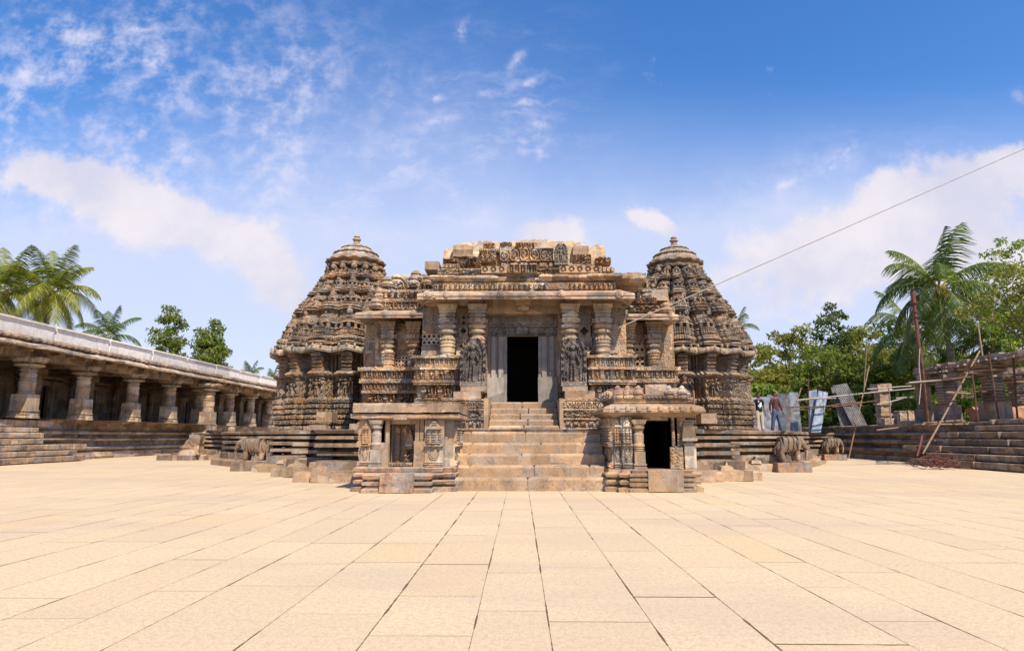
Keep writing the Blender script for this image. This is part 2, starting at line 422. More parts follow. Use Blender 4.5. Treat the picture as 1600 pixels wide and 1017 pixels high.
# ------------------------------------------------------------------ ground
def pavemat():
    m, nt, bs = newmat('granite_paving')
    g = nd(nt, 'ShaderNodeTexCoord').outputs['Object']
    wn = nd(nt, 'ShaderNodeTexNoise'); wn.inputs['Scale'].default_value = .8; wn.inputs['Detail'].default_value = 4
    nt.links.new(g, wn.inputs['Vector'])
    ws = nd(nt, 'ShaderNodeVectorMath', operation='MULTIPLY_ADD'); nt.links.new(wn.outputs['Color'], ws.inputs[0]); ws.inputs[1].default_value = (.012, .03, 0); nt.links.new(g, ws.inputs[2])
    sp = nd(nt, 'ShaderNodeSeparateXYZ'); nt.links.new(ws.outputs[0], sp.inputs[0])
    x, y = sp.outputs[0], sp.outputs[1]
    u = ma(nt, 'ADD', ma(nt, 'DIVIDE', x, .5), ma(nt, 'ADD', ma(nt, 'MULTIPLY', ma(nt, 'SINE', ma(nt, 'MULTIPLY', x, 2.7)), .14), ma(nt, 'MULTIPLY', ma(nt, 'SINE', ma(nt, 'ADD', ma(nt, 'MULTIPLY', x, 6.1), 1)), .08)))
    u = ma(nt, 'ADD', u, .57)
    ci = ma(nt, 'FLOOR', u)
    # irregular column widths: joint position inside the cell shifts per column
    w1 = nd(nt, 'ShaderNodeTexWhiteNoise', noise_dimensions='1D'); nt.links.new(ci, w1.inputs['W'])
    sep = nd(nt, 'ShaderNodeSeparateColor'); nt.links.new(w1.outputs['Color'], sep.inputs[0])
    du = ma(nt, 'FRACT', u)
    ln = ma(nt, 'ADD', ma(nt, 'MULTIPLY', sep.outputs[0], .5), 1.0)
    v = ma(nt, 'ADD', ma(nt, 'DIVIDE', y, ln), ma(nt, 'MULTIPLY', sep.outputs[1], 7.3))
    # uneven slab lengths
    v = ma(nt, 'ADD', v, ma(nt, 'MULTIPLY', ma(nt, 'SINE', ma(nt, 'ADD', ma(nt, 'MULTIPLY', v, 2.3), ma(nt, 'MULTIPLY', sep.outputs[2], 6))), .22))
    ri = ma(nt, 'FLOOR', v); dv = ma(nt, 'FRACT', v)
    eu = ma(nt, 'MULTIPLY', ma(nt, 'MINIMUM', du, ma(nt, 'SUBTRACT', 1, du)), .5)
    ev = ma(nt, 'MULTIPLY', ma(nt, 'MINIMUM', dv, ma(nt, 'SUBTRACT', 1, dv)), ln)
    cw = nd(nt, 'ShaderNodeCombineXYZ'); nt.links.new(ci, cw.inputs[0]); nt.links.new(ri, cw.inputs[1])
    w2 = nd(nt, 'ShaderNodeTexWhiteNoise', noise_dimensions='2D'); nt.links.new(cw.outputs[0], w2.inputs['Vector'])
    s2 = nd(nt, 'ShaderNodeSeparateColor'); nt.links.new(w2.outputs['Color'], s2.inputs[0])
    nw = noise(nt, g, 1.3, 5, .65); nw2 = noise(nt, g, 30, 2)
    ju = ma(nt, 'LESS_THAN', eu, ma(nt, 'MULTIPLY', ma(nt, 'ADD', ramp(nt, nw, .45, .62), ma(nt, 'MULTIPLY', nw2, .7)), .0058))
    jv = ma(nt, 'LESS_THAN', ev, ma(nt, 'MULTIPLY', ma(nt, 'MULTIPLY', ramp(nt, nw, .3, .5), ma(nt, 'ADD', s2.outputs[2], .1)), .0062))
    j = ma(nt, 'MAXIMUM', ju, jv)
    gr = noise(nt, g, 26, 5, .8); gr2 = noise(nt, g, 75, 3, .8); big = noise(nt, g, .22, 5, .6); md = noise(nt, g, 2.5, 5, .65)
    col = mix(nt, s2.outputs[0], (.585, .46, .285), (.61, .485, .308))
    col = mix(nt, ma(nt, 'MULTIPLY', ramp(nt, s2.outputs[1], .62, .8), .9), col, (.545, .43, .275))
    col = mix(nt, ma(nt, 'MULTIPLY', ramp(nt, s2.outputs[2], .86, .95), .7), col, (.60, .44, .24))
    st = nd(nt, 'ShaderNodeMapping'); st.inputs['Scale'].default_value = (.25, .7, 1); nt.links.new(g, st.inputs[0])
    bg = noise(nt, st.outputs[0], .55, 5, .65)
    col = mix(nt, ma(nt, 'MULTIPLY', ramp(nt, bg, .47, .60), .65), col, (.47, .37, .265))
    col = mix(nt, ma(nt, 'MULTIPLY', ramp(nt, md, .48, .64), .4), col, (.56, .42, .28))
    col = mix(nt, ma(nt, 'MULTIPLY', ramp(nt, gr, .48, .57), .55), col, (.44, .31, .21))
    col = mix(nt, ma(nt, 'MULTIPLY', ramp(nt, gr2, .48, .56), .6), col, (.40, .29, .20))
    col = mix(nt, ma(nt, 'MULTIPLY', ramp(nt, gr2, .5, .34), .0), col, (.8, .7, .55))
    col = mix(nt, ma(nt, 'MULTIPLY', j, .92), col, (.085, .05, .022))
    nt.links.new(col, bs.inputs['Base Color']); bs.inputs['Roughness'].default_value = .93
    bs.inputs['Specular IOR Level'].default_value = .15
    h = ma(nt, 'SUBTRACT', ma(nt, 'ADD', ma(nt, 'MULTIPLY', gr, .25), ma(nt, 'MULTIPLY', s2.outputs[0], .25)), j)
    bp = nd(nt, 'ShaderNodeBump'); bp.inputs['Strength'].default_value = .35; bp.inputs['Distance'].default_value = .012
    nt.links.new(h, bp.inputs['Height']); nt.links.new(bp.outputs[0], bs.inputs['Normal'])
    return m
b = MB(); b.add([(-19, -8, 0), (15.2, -8, 0), (15.2, 62, 0), (-19, 62, 0)], [(0, 1, 2, 3)])
tag(b.build('paved_courtyard', pavemat()), kind='structure')
b = MB(); b.add([(-900, -900, -.012), (900, -900, -.012), (900, 900, -.012), (-900, 900, -.012)], [(0, 1, 2, 3)])
tag(b.build('ground', stone('dry_earth', (.22, .16, .10), (.16, .13, .07), (.12, .12, .05), blocks=.2, bump=.3)), kind='structure')

# ------------------------------------------------------------------ temple platform
plat = [(-1.32, 13.0), (1.6, 13.0), (1.6, 14.3), (3.9, 14.3), (3.9, 14.75), (4.85, 14.75), (4.85, 18.2), (7.1, 18.2), (7.1, 19.2), (7.8, 19.2), (9.7, 22.2), (11.7, 26.9), (12.9, 27.2),
        (13.1, 36), (-13.2, 36), (-13.6, 27.0), (-12.2, 26.6), (-10.2, 22.4), (-8.0, 19.9), (-6.8, 19.9), (-6.8, 17.9), (-5.5, 17.9), (-5.5, 15.9), (-4.35, 15.9), (-4.35, 14.1), (-1.32, 14.1)]
temple_platform = empty('stone_platform', (0, 13, 0), label='broad moulded stone platform with stepped edges that the whole temple stands on', cat='platform')
b = MB()
b.loft(plat, [(.22, .16), (.40, .14), (.42, .02), (.44, .02), (.46, -.26), (.52, -.26), (.53, .06), (.54, .075), (.61, .075), (.62, .06), (.63, -.28), (.70, -.28), (.71, .07), (.72, .085), (.79, .085), (.80, .07), (.81, -.28),
              (.87, -.28), (.88, .08), (.89, .09), (.95, .09), (.955, .08), (.96, -.22), (1.0, -.22), (1.01, .09), (1.085, .11), (1.10, .08)], sub=.7, jit=.006, blocky=.028)
b.build('moulded_edge', M['dark'], temple_platform)
b = MB()
b.loft(plat, [(0, .42), (.17, .41), (.185, .38), (.21, .37), (.215, .15), (.22, .1)], sub=.8, jit=.004, blocky=.015)
b.build('footing', M['base'], temple_platform)
# worn blocks at foot of the platform
b = MB(True)
for i, (x0, x1, y0, z1) in enumerate([(-4.35, -2.9, 13.55, .23), (-5.5, -4.55, 15.2, .24), (3.2, 4.1, 13.75, .24), (4.0, 4.97, 14.05, .22), (-6.3, -5.6, 17.3, .3), (4.95, 6.1, 17.7, .28)]):
    b.rough(x0, x1, y0, y0 + .6, 0, z1, .015, .12, i)
b.build('step_block', M['dress'], temple_platform)
random.seed(4)
b = MB()
for i, (x, y, w) in enumerate([(-5.3, 15.45, .5), (-4.2, 13.75, .42), (-3.4, 13.8, .36), (3.55, 13.95, .3), (4.5, 14.4, .36), (5.4, 17.9, .4), (6.4, 17.9, .35), (-6.4, 17.6, .4), (-5.8, 17.6, .35)]):
    z = .22; w *= .8; b.mark()
    b.add([(x - w / 2, y - .1, z), (x + w / 2, y - .1, z), (x + w * .42, y - .09, z + .08), (x + w * .1, y - .08, z + .11), (x, y - .07, z + .19), (x - w * .12, y - .08, z + .10), (x - w * .42, y - .09, z + .08),
           (x - w / 2, y + .1, z), (x + w / 2, y + .1, z), (x + w * .42, y + .1, z + .08), (x + w * .1, y + .1, z + .11), (x, y + .1, z + .19), (x - w * .12, y + .1, z + .10), (x - w * .42, y + .1, z + .08)],
          [(0, 1, 2, 3, 4, 5, 6), (7, 13, 12, 11, 10, 9, 8)] + [(k, k + 7, (k + 1) % 7 + 7, (k + 1) % 7) for k in range(7)])
b.build('leaf_finial', M['dress'], temple_platform)
# lower stairs
b = MB(True)
zs = [0, .232, .43, .63, .83, 1.045]
ys = [11.6, 11.93, 12.25, 12.57, 12.89, 14.2]
for i in range(5):
    ww = .0 if i == 0 else .12
    x0, x1 = -1.3 - (.0 if i else .03), 1.58
    cuts = [x0, -1.3 + .32 + .05 * (i % 2), (-.05, .25, .02, .4, .1)[i], 1.2 + .06 * (i % 3), x1] if i else [x0, .13, x1]
    for k in range(len(cuts) - 1):
        yy0 = ys[i] + (hsh(i * 7 + k) - .5) * .015; np.random.seed(i * 9 + k); zt_ = zs[i + 1] + (hsh(i + k * 3.) - .5) * .008; yb_ = ys[i] + .45 if i < 4 else 13.25
        b.loft([(cuts[k] + .013, yy0), (cuts[k + 1] - .011, yy0), (cuts[k + 1] - .011, yb_), (cuts[k] + .013, yb_)], [(max(0, zs[i] - .02), .01), (zt_ - .045, .01), (zt_ - .02, -.006), (zt_ - .004, -.028), (zt_, -.05)], sub=.12, jit=.004)
b.build('stair_tread', M['base'], temple_platform)

# loose stones on the platform edge and spouts of the towers are further below
# ------------------------------------------------------------------ the temple
TC = .12
temple = empty('stone_temple', (TC, 16, 1.1), label='carved stone temple with two stepped towers and a dark central doorway', cat='temple')

PROF = [(3.85, 2.82), (4.1, 2.72), (4.66, 2.52), (5.1, 2.24), (5.5, 2.06), (5.76, 1.80), (6.23, 1.54), (6.65, 1.25), (6.95, 1.05), (7.26, 1.12)]
def tower(cx, cy, seed, mat, sc=1.0, name='tower', teeth=.5, rot=0.0, lb=.3, cpa=.2):
    NL = 16
    n = 16 * 54
    th = np.linspace(0, 2 * math.pi, n, endpoint=False) + rot
    ph = th * NL / (2 * math.pi); cell = np.floor(ph); u = (ph - cell) * 2 - 1       # -1..1 inside a lobe
    au = np.abs(u)
    # plan: every lobe is a flat-fronted projection with stepped shoulders
    lobe = np.where(au < .5, 1.0, np.where(au < .74, .62, np.where(au < .9, .25, 0.0)))
    flat = 1 / np.cos(np.pi / NL * np.minimum(au, .6))
    # ---- walls
    z = np.arange(1.06, 3.62, .017); ZG, _ = np.meshgrid(z, th); U = u[:, None] + 0 * ZG; A = np.abs(U); C = cell[:, None] + 0 * ZG
    arc = (th * 2.75)[:, None] + 0 * ZG
    LB = lobe[:, None]
    r = 2.06 * flat[:, None] + .44 * LB
    V = lambda a, b_: np.clip((ZG - a) / (b_ - a), 0, 1)
    inb = lambda a, b_: (ZG >= a) & (ZG < b_)
    d = np.zeros_like(ZG)
    
    bands = [(1.10, 1.28, 'b'), (1.31, 1.46, 's'), (1.49, 1.62, 'b'), (1.65, 1.79, 's'), (1.82, 1.95, 'n'), (1.98, 2.12, 's')]
    for q, (a, b_, t) in enumerate(bands):
        k = inb(a, b_)
        f = {'b': pt_beast(.2, .055, seed + q), 's': pt_scroll(.13, .04, q), 'n': pt_fig(.13, .045, seed, False)}[t](arc, V(a, b_))
        d = np.where(k, .09 - .012 * q + f * 1.2, d)
    for a in (1.28, 1.46, 1.62, 1.79, 1.95):
        d = np.where(inb(a, a + .035), -.09, d)
    # large figures under scrolled canopies
    k = inb(2.16, 2.84)
    fg = figure(np.clip(U / .52, -1.3, 1.3), V(2.16, 2.84), C + seed) * (A < .52)
    sf = figure((A - .74) / .2 * np.sign(U), V(2.16, 2.72), C * 3 + np.sign(U) + seed) * (np.abs(A - .74) < .2) * (ZG < 2.72)
    can = (V(2.6, 2.84) > 0) * (A < .55) * (.5 + .5 * np.sin(np.hypot(U * 9, (ZG - 2.55) * 26) * 3))
    d = np.where(k, .22 * np.maximum(fg, .8 * can * (fg < .3)) + .16 * sf - .20, d)
    k = inb(2.84, 3.02); v = V(2.84, 3.02)
    d = np.where(k, -.06 + .14 * np.sin(np.minimum(1, v * 1.15) * math.pi) + .02 * ((v < .2)), d)
    # upper wall: slim pilasters carrying little towers, deep gaps between
    k = ZG >= 3.02; v = V(3.02, 3.6)
    wd = np.where(v < .5, .34, .34 * (1 - (v - .5)) + .12)
    pil = (A < wd)
    step = np.sign(np.sin(v * 31))
    d = np.where(k, np.where(pil, -.08 + .035 * step + .10 * (v > .78) + .07 * (np.abs(v - .42) < .06), -.42 + .04 * step * (A < .62)), d)
    r = r + d + (vnoise(arc * 28, ZG * 28, seed) - .5) * .02
    b = MB()
    P = np.stack([cx + np.cos(th)[:, None] * r * sc, cy + np.sin(th)[:, None] * r * sc, ZG], -1)
    b.grid(P, closeu=True)
    t = b.build(name, mat, temple)
    # ---- wavy sloping eave
    b = MB()
    ee = []
    for zz, off in [(3.58, -.25), (3.66, .30), (3.60, .46), (3.66, .49), (3.74, .47), (3.80, .36), (3.90, .06), (3.98, -.1)]:
        rr = (2.06 * flat + .12 * (1 - 2 * au) * .9 + .13 + off * (.9 + .1 * lobe)) * sc + .012 * np.sin(th * 64) * (off > .3)
        zz2 = zz + .035 * (1 - 2 * au) * (off > .2)
        ee.append(np.stack([cx + np.cos(th) * rr, cy + np.sin(th) * rr, zz2 + 0 * th], -1))
    b.grid(np.stack(ee, 1), closeu=True)
    for q in range(NL):
        a = (q + .5) * 2 * math.pi / NL + rot
        for da in (-.09, .0, .09):
            rr = (2.10 + .26 + .40) * sc - abs(da) * .6
            b.lathe(cx + math.cos(a + da) * rr, cy + math.sin(a + da) * rr, [(3.74, .03), (3.79, .045), (3.84, .03), (3.87, .01)], 6)
    b.build('eave', M['dome'], t)
    # ---- stepped superstructure
    z = np.arange(3.84, 6.94, .0175)
    ZG, _ = np.meshgrid(z, th); U = u[:, None] + 0 * ZG; A = np.abs(U); C = cell[:, None] + 0 * ZG
    pz, pr = zip(*PROF)
    base = np.interp(z, pz, pr)[None, :] + 0 * ZG
    tiers = [(3.84, 5.08), (5.08, 5.78), (5.78, 6.38), (6.38, 6.93)]
    d = np.zeros_like(ZG); arc = (th * 2.2)[:, None] + 0 * ZG
    amp = base / 2.7
    LBs = np.where(A < .62, 1.0, np.where(A < .86, .62, 0.0))
    for ti, (a, b_) in enumerate(tiers):
        k = (ZG >= a) & (ZG < b_)
        v = (ZG - a) / (b_ - a)
        kk = hsh(C, seed + ti)                                  # per-lobe wear
        wv = np.clip(v + (np.cos(U * math.pi) * -.018) + (kk - .5) * .02, 0, 1)
        rib = np.sin(U * math.pi * (13 if teeth > .6 else 11)) > -.25
        sm = hsh(np.floor((U + 1) * 3.5) + C * 13, seed + ti)
        h = np.zeros_like(ZG)
        h = np.where(wv < .10, .10 + .05 * np.sin(wv / .10 * math.pi), h)                # cornice lip
        h = np.where((wv >= .10) & (wv < .125), -.06, h)
        h = np.where((wv >= .125) & (wv < .27), .08 + .05 * np.sin((wv - .125) / .145 * math.pi) + .02 * rib, h)
        h = np.where((wv >= .27) & (wv < .29), -.04, h)
        h = np.where((wv >= .29) & (wv < .44), .035 + .045 * rib * teeth + .02, h)        # ribbed band
        h = np.where((wv >= .44) & (wv < .48), .10 + .01 * rib, h)
        hole = (np.abs(np.abs(((U + 1) * 2.0) % 1 - .5)) < .27)
        h = np.where((wv >= .48) & (wv < .60), np.where(hole, -.14, .05), h)              # row of little openings
        h = np.where((wv >= .60) & (wv < .65), .07, h)
        cap = np.sqrt(np.maximum(0, 1 - (U / .62) ** 2 - ((wv - .66) / .21) ** 2))
        caps = np.sqrt(np.maximum(0, 1 - ((A - .82) / .16) ** 2 - ((wv - .66) / .15) ** 2))
        fc = figure(U / .26, np.clip((wv - .60) / .26, 0, 1), C + ti * 5 + seed, True) * (A < .26)
        h = np.where((wv >= .65) & (wv < .87), -.07 + cpa * np.maximum(cap, caps * .8) * (1 + .12 * np.sign(np.sin(wv * 150))) + .05 * fc, h)
        knob = np.sqrt(np.maximum(0, 1 - (U / .11) ** 2 - ((wv - .90) / .07) ** 2))
        h = np.where(wv >= .87, -.12 + .16 * knob, h)
        h = np.where((wv >= .955), -.05, h)
        h += (sm - .5) * .022 * (wv > .1) + (kk - .5) * .03
        h += .014 * np.sign(np.sin(ZG * 2 * math.pi / .075)); d = np.where(k, 1.25 * h * (.55 + .45 * amp), d)
    lob = (lb * LBs + .05 * np.cos(U * math.pi)) * (.35 + .65 * amp)
    r = base - (.40 if lb < .2 else .42) * np.clip(.45 + .55 * amp, 0, 1) - .10 * (.35 + .65 * amp) + lob + d * .85 + (vnoise(arc * 26, ZG * 30, seed + 2) - .5) * .016
    b = MB()
    P = np.stack([cx + np.cos(th)[:, None] * r * sc, cy + np.sin(th)[:, None] * r * sc, ZG], -1)
    b.grid(P, closeu=True)
    b.build('tiered_spire', mat, t)
    # jagged little finials that break the outline
    b = MB(True)
    for zt, rr in [(5.08, 2.05), (5.78, 1.58), (6.38, 1.22), (6.90, 1.0)]:
        for q in range(NL):
            for da in (0,):
                a = (q + .5) * 2 * math.pi / NL + da + rot
                if hsh(q + zt, da * 9 + seed) < .12: continue
                x, y = cx + math.cos(a) * rr * sc, cy + math.sin(a) * rr * sc
                s_ = .75 + .4 * float(hsh(q * 3 + zt, seed + da))
                b.lathe(x, y, [(zt - .14, .09 * s_), (zt - .06, .11 * s_), (zt, .06 * s_), (zt + .03, .075 * s_), (zt + .09 * s_, .015)], 6)
    b.build('small_finial', mat, t)
    # dome
    b = MB()
    dm = []
    for zz, rr in [(6.90, .95), (6.91, 1.10), (6.97, 1.13), (6.99, 1.10), (7.0, .97), (7.05, .95), (7.10, .98), (7.115, 1.12), (7.16, 1.16), (7.20, 1.13), (7.215, 1.02)]:
        wv = np.cos((th - rot) * 16 + math.pi); dm.append(np.stack([cx + np.cos(th) * (rr * .91 + .03 * wv + .012 * np.sign(np.sin(th * 70))) * sc, cy + np.sin(th) * (rr * .91 + .03 * wv) * sc, zz + .012 * wv], -1))
    b.grid(np.stack(dm, 1)[::2], closeu=True)
    b.build('neck_cornice', mat, t)
    b = MB(); dm = []
    for zz, rr in [(7.20, 1.04), (7.27, 1.02), (7.34, .94), (7.42, .85), (7.46, .80), (7.462, .875), (7.49, .885), (7.52, .84), (7.56, .76), (7.63, .65), (7.70, .53), (7.702, .60), (7.73, .59), (7.76, .50), (7.81, .37), (7.86, .24), (7.90, .15), (7.94, .11)]:
        rib = 1 + .02 * np.cos((th - rot) * 16 + math.pi) + (.010 * np.sign(np.sin(th * 44)) if .8 < rr < 1.01 else 0)
        dm.append(np.stack([cx + np.cos(th) * rr * .92 * rib * sc, cy + np.sin(th) * rr * .92 * rib * sc, zz + 0 * th], -1))
    b.grid(np.stack(dm, 1)[::3], closeu=True)
    b.build('dome', M['dome'], t)
    b = MB()
    b.lathe(cx, cy, [(7.9, .14), (7.97, .10), (8.0, .08), (8.02, .12), (8.05, .155), (8.09, .155), (8.12, .11), (8.135, .05), (8.15, .09), (8.175, .12), (8.205, .10), (8.23, .04), (8.27, .015)], 16)
    b.build('finial', M['pillar'], t, smooth=True)
    return t
t1 = tower(-6.0, 22.6, 11, M['tower'], 1.0, teeth=.4, lb=.15, cpa=.10)
t2 = tower(5.70, 22.9, 61, M['rtower'], .95, teeth=.9, rot=.1, lb=.27, cpa=.16)
t1['label'] = 'left tower of tan stone'; t2['label'] = 'right tower of greyer stone'
# hall behind the porch
b = MB()
b.loft([(-4.3, 17.6), (-2.9, 17.6), (-2.9, 21.0), (-2.9, 25), (3.1, 25), (3.1, 17.6), (4.2, 17.6), (4.2, 26), (-4.3, 26)][0:1] + [(4.2, 17.6), (4.2, 26), (-4.3, 26)], [(1.06, 0), (4.3, 0), (4.32, .1), (4.5, .1), (4.52, -.2), (4.95, -.25), (5.0, -.5), (5.1, -.55)])
# hollow the door: the hall above starts behind the dark entrance passage
b.build('hall', M['temple'], temple)

# ---- helper: carved wall strip: base solid, then bands each with its own relief
def carved_wall(name, pts, closed_back, bands, mat, parent, res=.016):
    """pts: plan polyline; bands: (z0, z1, offset, pattern or None)"""
    poly = list(pts) + list(closed_back)
    prof = []
    for z0, z1, off, fn in bands:
        prof += [(z0, off), (z1, off)]
    pf = [prof[0]]
    for p in prof[1:]:
        if p[0] <= pf[-1][0]: p = (pf[-1][0] + .002, p[1])
        pf.append(p)
    o = MB(); o.loft(poly, pf)
    for z0, z1, off, fn in bands:
        if fn is None: continue
        for i in range(len(pts) - 1):
            a, c = np.array(pts[i], float), np.array(pts[i + 1], float)
            e = (c - a) / np.linalg.norm(c - a); nr = np.array([e[1], -e[0]])
            if np.linalg.norm(c - a) < .08: continue
            a2 = a + nr * off - e * off * (1 if i > 0 or True else 0) * .9; c2 = c + nr * off + e * off * .9
            o.panel(a2, c2, z0, z1, fn, res)
    return o.build(name, mat, parent)

# ---- stylobate either side of the upper stair
for s, (x0, x1) in ((0, (-1.72, -.84)), (1, (.98, 2.0))):
    carved_wall('carved_base', [(x0, 15.2), (x0, 14.6), (x1, 14.6), (x1, 15.2)], [],
        [(1.08, 1.14, .05, None), (1.14, 1.31, .0, pt_beast(.17, .07, s)), (1.32, 1.36, .05, None), (1.36, 1.52, .0, pt_busy(.07, 16, s)), (1.53, 1.56, .05, None),
         (1.56, 1.74, .03, pt_scroll(.11, .035)), (1.75, 1.78, .05, None)], M['temple'] if s else M['temple'], temple, .012)
b = MB(True)
b.rough(-1.52, -.90, 14.62, 15.1, 1.785, 1.96, .012, .06, 2); b.rough(1.02, 1.70, 14.62, 15.1, 1.785, 1.97, .012, .06, 5)
b.build('ledge_block', M['base'], temple)
b = MB(True)
b.rough(-.82, -.72, 14.55, 15.9, 1.08, 1.8, .01, .1, 3); b.rough(.88, .97, 14.55, 15.9, 1.08, 1.8, .01, .1, 4)
b.build('stair_cheek', M['base'], temple)
# upper stair
b = MB(True)
uz = [1.045, 1.19, 1.33, 1.47, 1.61, 1.77]; uy = [14.5, 14.8, 15.08, 15.36, 15.64]
for i in range(5):
    xs = [-.715, -.1 + .3 * float(hsh(i, 3)), .875]
    for k in range(2): np.random.seed(k + i * 4); b.loft([(xs[k] + .003, uy[i]), (xs[k + 1] - .003, uy[i]), (xs[k + 1] - .003, 15.93), (xs[k] + .003, 15.93)], [(uz[i], -.01), (uz[i + 1] - .04, -.004), (uz[i + 1] - .004, -.025), (uz[i + 1], -.045)], sub=.12, jit=.004)
b.build('upper_stair', M['dress'], temple)
# ---- main porch parapet walls, left and right
def porch_bands(s): return [(1.06, 1.30, .10, None), (1.30, 1.42, .02, pt_scroll(.12, .04)), (1.44, 1.5, .08, None), (1.5, 1.70, .02, pt_beast(.2, .06, s)), (1.71, 1.76, .07, None), (1.76, 1.84, .03, pt_scroll(.1, .05)),
        (1.85, 2.14, -.06, pt_niche(.19, .13, s)), (2.15, 2.19, .10, None), (2.19, 2.25, .12, None), (2.27, 2.49, .04, pt_col(.24, .075, s + 3)), (2.50, 2.55, .13, None),
        (2.57, 2.77, .05, pt_col(.11, .05, s)), (2.775, 2.84, .14, None)]
carved_wall('parapet_wall', [(-2.42, 16.4), (-2.42, 15.15), (-1.46, 15.15), (-1.46, 15.6)], [], porch_bands(1), M['temple'], temple, .0125)
carved_wall('parapet_wall', [(1.72, 15.6), (1.72, 15.15), (2.62, 15.15), (2.62, 16.4)], [], porch_bands(9), M['temple'], temple, .0125)
def bay_bands(s): return [(1.06, 1.30, .12, None), (1.30, 1.46, .04, pt_scroll(.13, .05)), (1.48, 1.54, .1, None), (1.54, 1.72, .03, pt_beast(.2, .06, s)), (1.73, 1.80, .08, None),
        (1.82, 2.04, -.08, pt_niche(.2, .16, s)), (2.05, 2.13, .07, None), (2.14, 2.30, .02, pt_col(.2, .07, s)), (2.32, 2.42, .12, None), (2.44, 2.63, .06, pt_col(.13, .07, s + 1)), (2.635, 2.73, .16, None)]
carved_wall('bay_wall', [(-4.08, 18.0), (-4.08, 16.75), (-2.55, 16.75), (-2.55, 17.5)], [], bay_bands(3), M['frieze'], temple, .015)
carved_wall('bay_wall', [(2.7, 17.5), (2.7, 16.75), (4.0, 16.75), (4.0, 18.0)], [], bay_bands(7), M['temple'], temple, .015)

# ---- pillars: square foot, ringed bell, disc, stepped capital
def pillar(cx, cy, z0, z1, w, mat, parent, ribs=True, foot=0.0):
    h = z1 - z0; q = w / 2
    zz = lambda t: z0 + h * t
    b = MB()
    if foot: b.sq(cx, cy, [(z0 - foot, q), (z0, q)])
    pr = [(zz(0), q * .95), (zz(.05), q * .98), (zz(.055), q * .84), (zz(.09), q * .84), (zz(.095), q * .95), (zz(.13), q * .96), (zz(.17), q * .98), (zz(.175), q * .88), (zz(.20), q * .88), (zz(.205), q * 1.0), (zz(.235), q * 1.0), (zz(.24), q * .88),
          (zz(.265), q * .88), (zz(.27), q * .98), (zz(.30), q * .98), (zz(.31), q * .86), (zz(.38), q * .9), (zz(.42), q * .72), (zz(.44), q * .66), (zz(.455), q * .66), (zz(.46), q * 1.08), (zz(.49), q * 1.14), (zz(.51), q * 1.12), (zz(.53), q * .8)]
    b.lathe(cx, cy, pr, 28)
    b.sq(cx, cy, [(zz(.53), q * .78), (zz(.56), q * 1.06), (zz(.60), q * 1.1), (zz(.605), q * .82), (zz(.635), q * .82), (zz(.64), q * .98), (zz(.74), q * 1.0), (zz(.745), q * .84), (zz(.76), q * .84), (zz(.765), q * 1.0), (zz(.80), q * 1.03), (zz(.805), q * .9),
                  (zz(.83), q * .9), (zz(.835), q * 1.06), (zz(.875), q * 1.10), (zz(.88), q * 1.0), (zz(.91), q * 1.12), (zz(.92), q * 1.16), (zz(1.0), q * 1.26)])
    # bracket arms
    for dx, dy in ((1, 0), (-1, 0), (0, -1)):
        b.box(cx + min(0, dx) * q * 1.3 - (q * .4 if dx == 0 else 0), cx + max(0, dx) * q * 1.3 + (q * .4 if dx == 0 else 0), cy + min(0, dy) * q * 1.3 - (q * .4 if dy == 0 else 0), cy + (q * .4 if dy == 0 else 0), zz(.655), zz(.735))
    # carved bosses
    for k in range(14):
        a = k / 14 * 2 * math.pi
        b.lathe(cx + math.cos(a) * q * .9, cy + math.sin(a) * q * .9, [(zz(.32), .02), (zz(.34), .035), (zz(.37), .02)], 5)
    return b.build('pillar', mat, parent)
PZ = 4.12
for x, y, z0, w in [(X(697, 15.45), 15.45, 2.83, .38), (X(745, 15.45), 15.45, 2.83, .38), (X(893, 15.45), 15.45, 2.83, .39), (X(945, 15.45), 15.45, 2.83, .38)]:
    pillar(x, y, z0, PZ, w, M['pillar'], temple, foot=.85)
for px in (602, 643): pillar(X(px, 17.05), 17.05, 2.72, 3.98, .35, M['temple'], temple, foot=.3)
for px in (985, 1026): pillar(X(px, 17.05), 17.05, 2.72, 3.96, .35, M['temple'], temple, foot=.3)

# ---- pierced stone screens between pillars
def lattice(x0, x1, z0, z1, y, nx, nz, seed=0, dia=False, r=.3):
    b = MB()
    w = (x1 - x0) / nx; h = (z1 - z0) / nz
    for i in range(nx):
        for j in range(nz):
            cx, cz = x0 + (i + .5) * w, z0 + (j + .5) * h
            n = 4 if dia else 10
            rr = min(w, h) * (r + .03)
            out = []; inn = []; inb = []
            for k in range(n * 2 if dia else n):
                m_ = n * 2 if dia else n
                a = k / m_ * 2 * math.pi
                c, s_ = math.cos(a), math.sin(a)
                t = 1 / max(abs(c), abs(s_))
                out.append((cx + c * t * w / 2, y, cz + s_ * t * h / 2))
                q = rr if not dia else (rr * 1.15 if k % 2 == 0 else rr * .82)
                inn.append((cx + c * q, y, cz + s_ * q)); inb.append((cx + c * q, y + .07, cz + s_ * q))
            m_ = len(out)
            b.add(out + inn + inb, [(k, (k + 1) % m_, m_ + (k + 1) % m_, m_ + k) for k in range(m_)] + [(m_ + k, m_ + (k + 1) % m_, 2 * m_ + (k + 1) % m_, 2 * m_ + k) for k in range(m_)])
    b.add([(x0, y + .07, z0), (x1, y + .07, z0), (x1, y + .07, z1), (x0, y + .07, z1)], [])
    return b
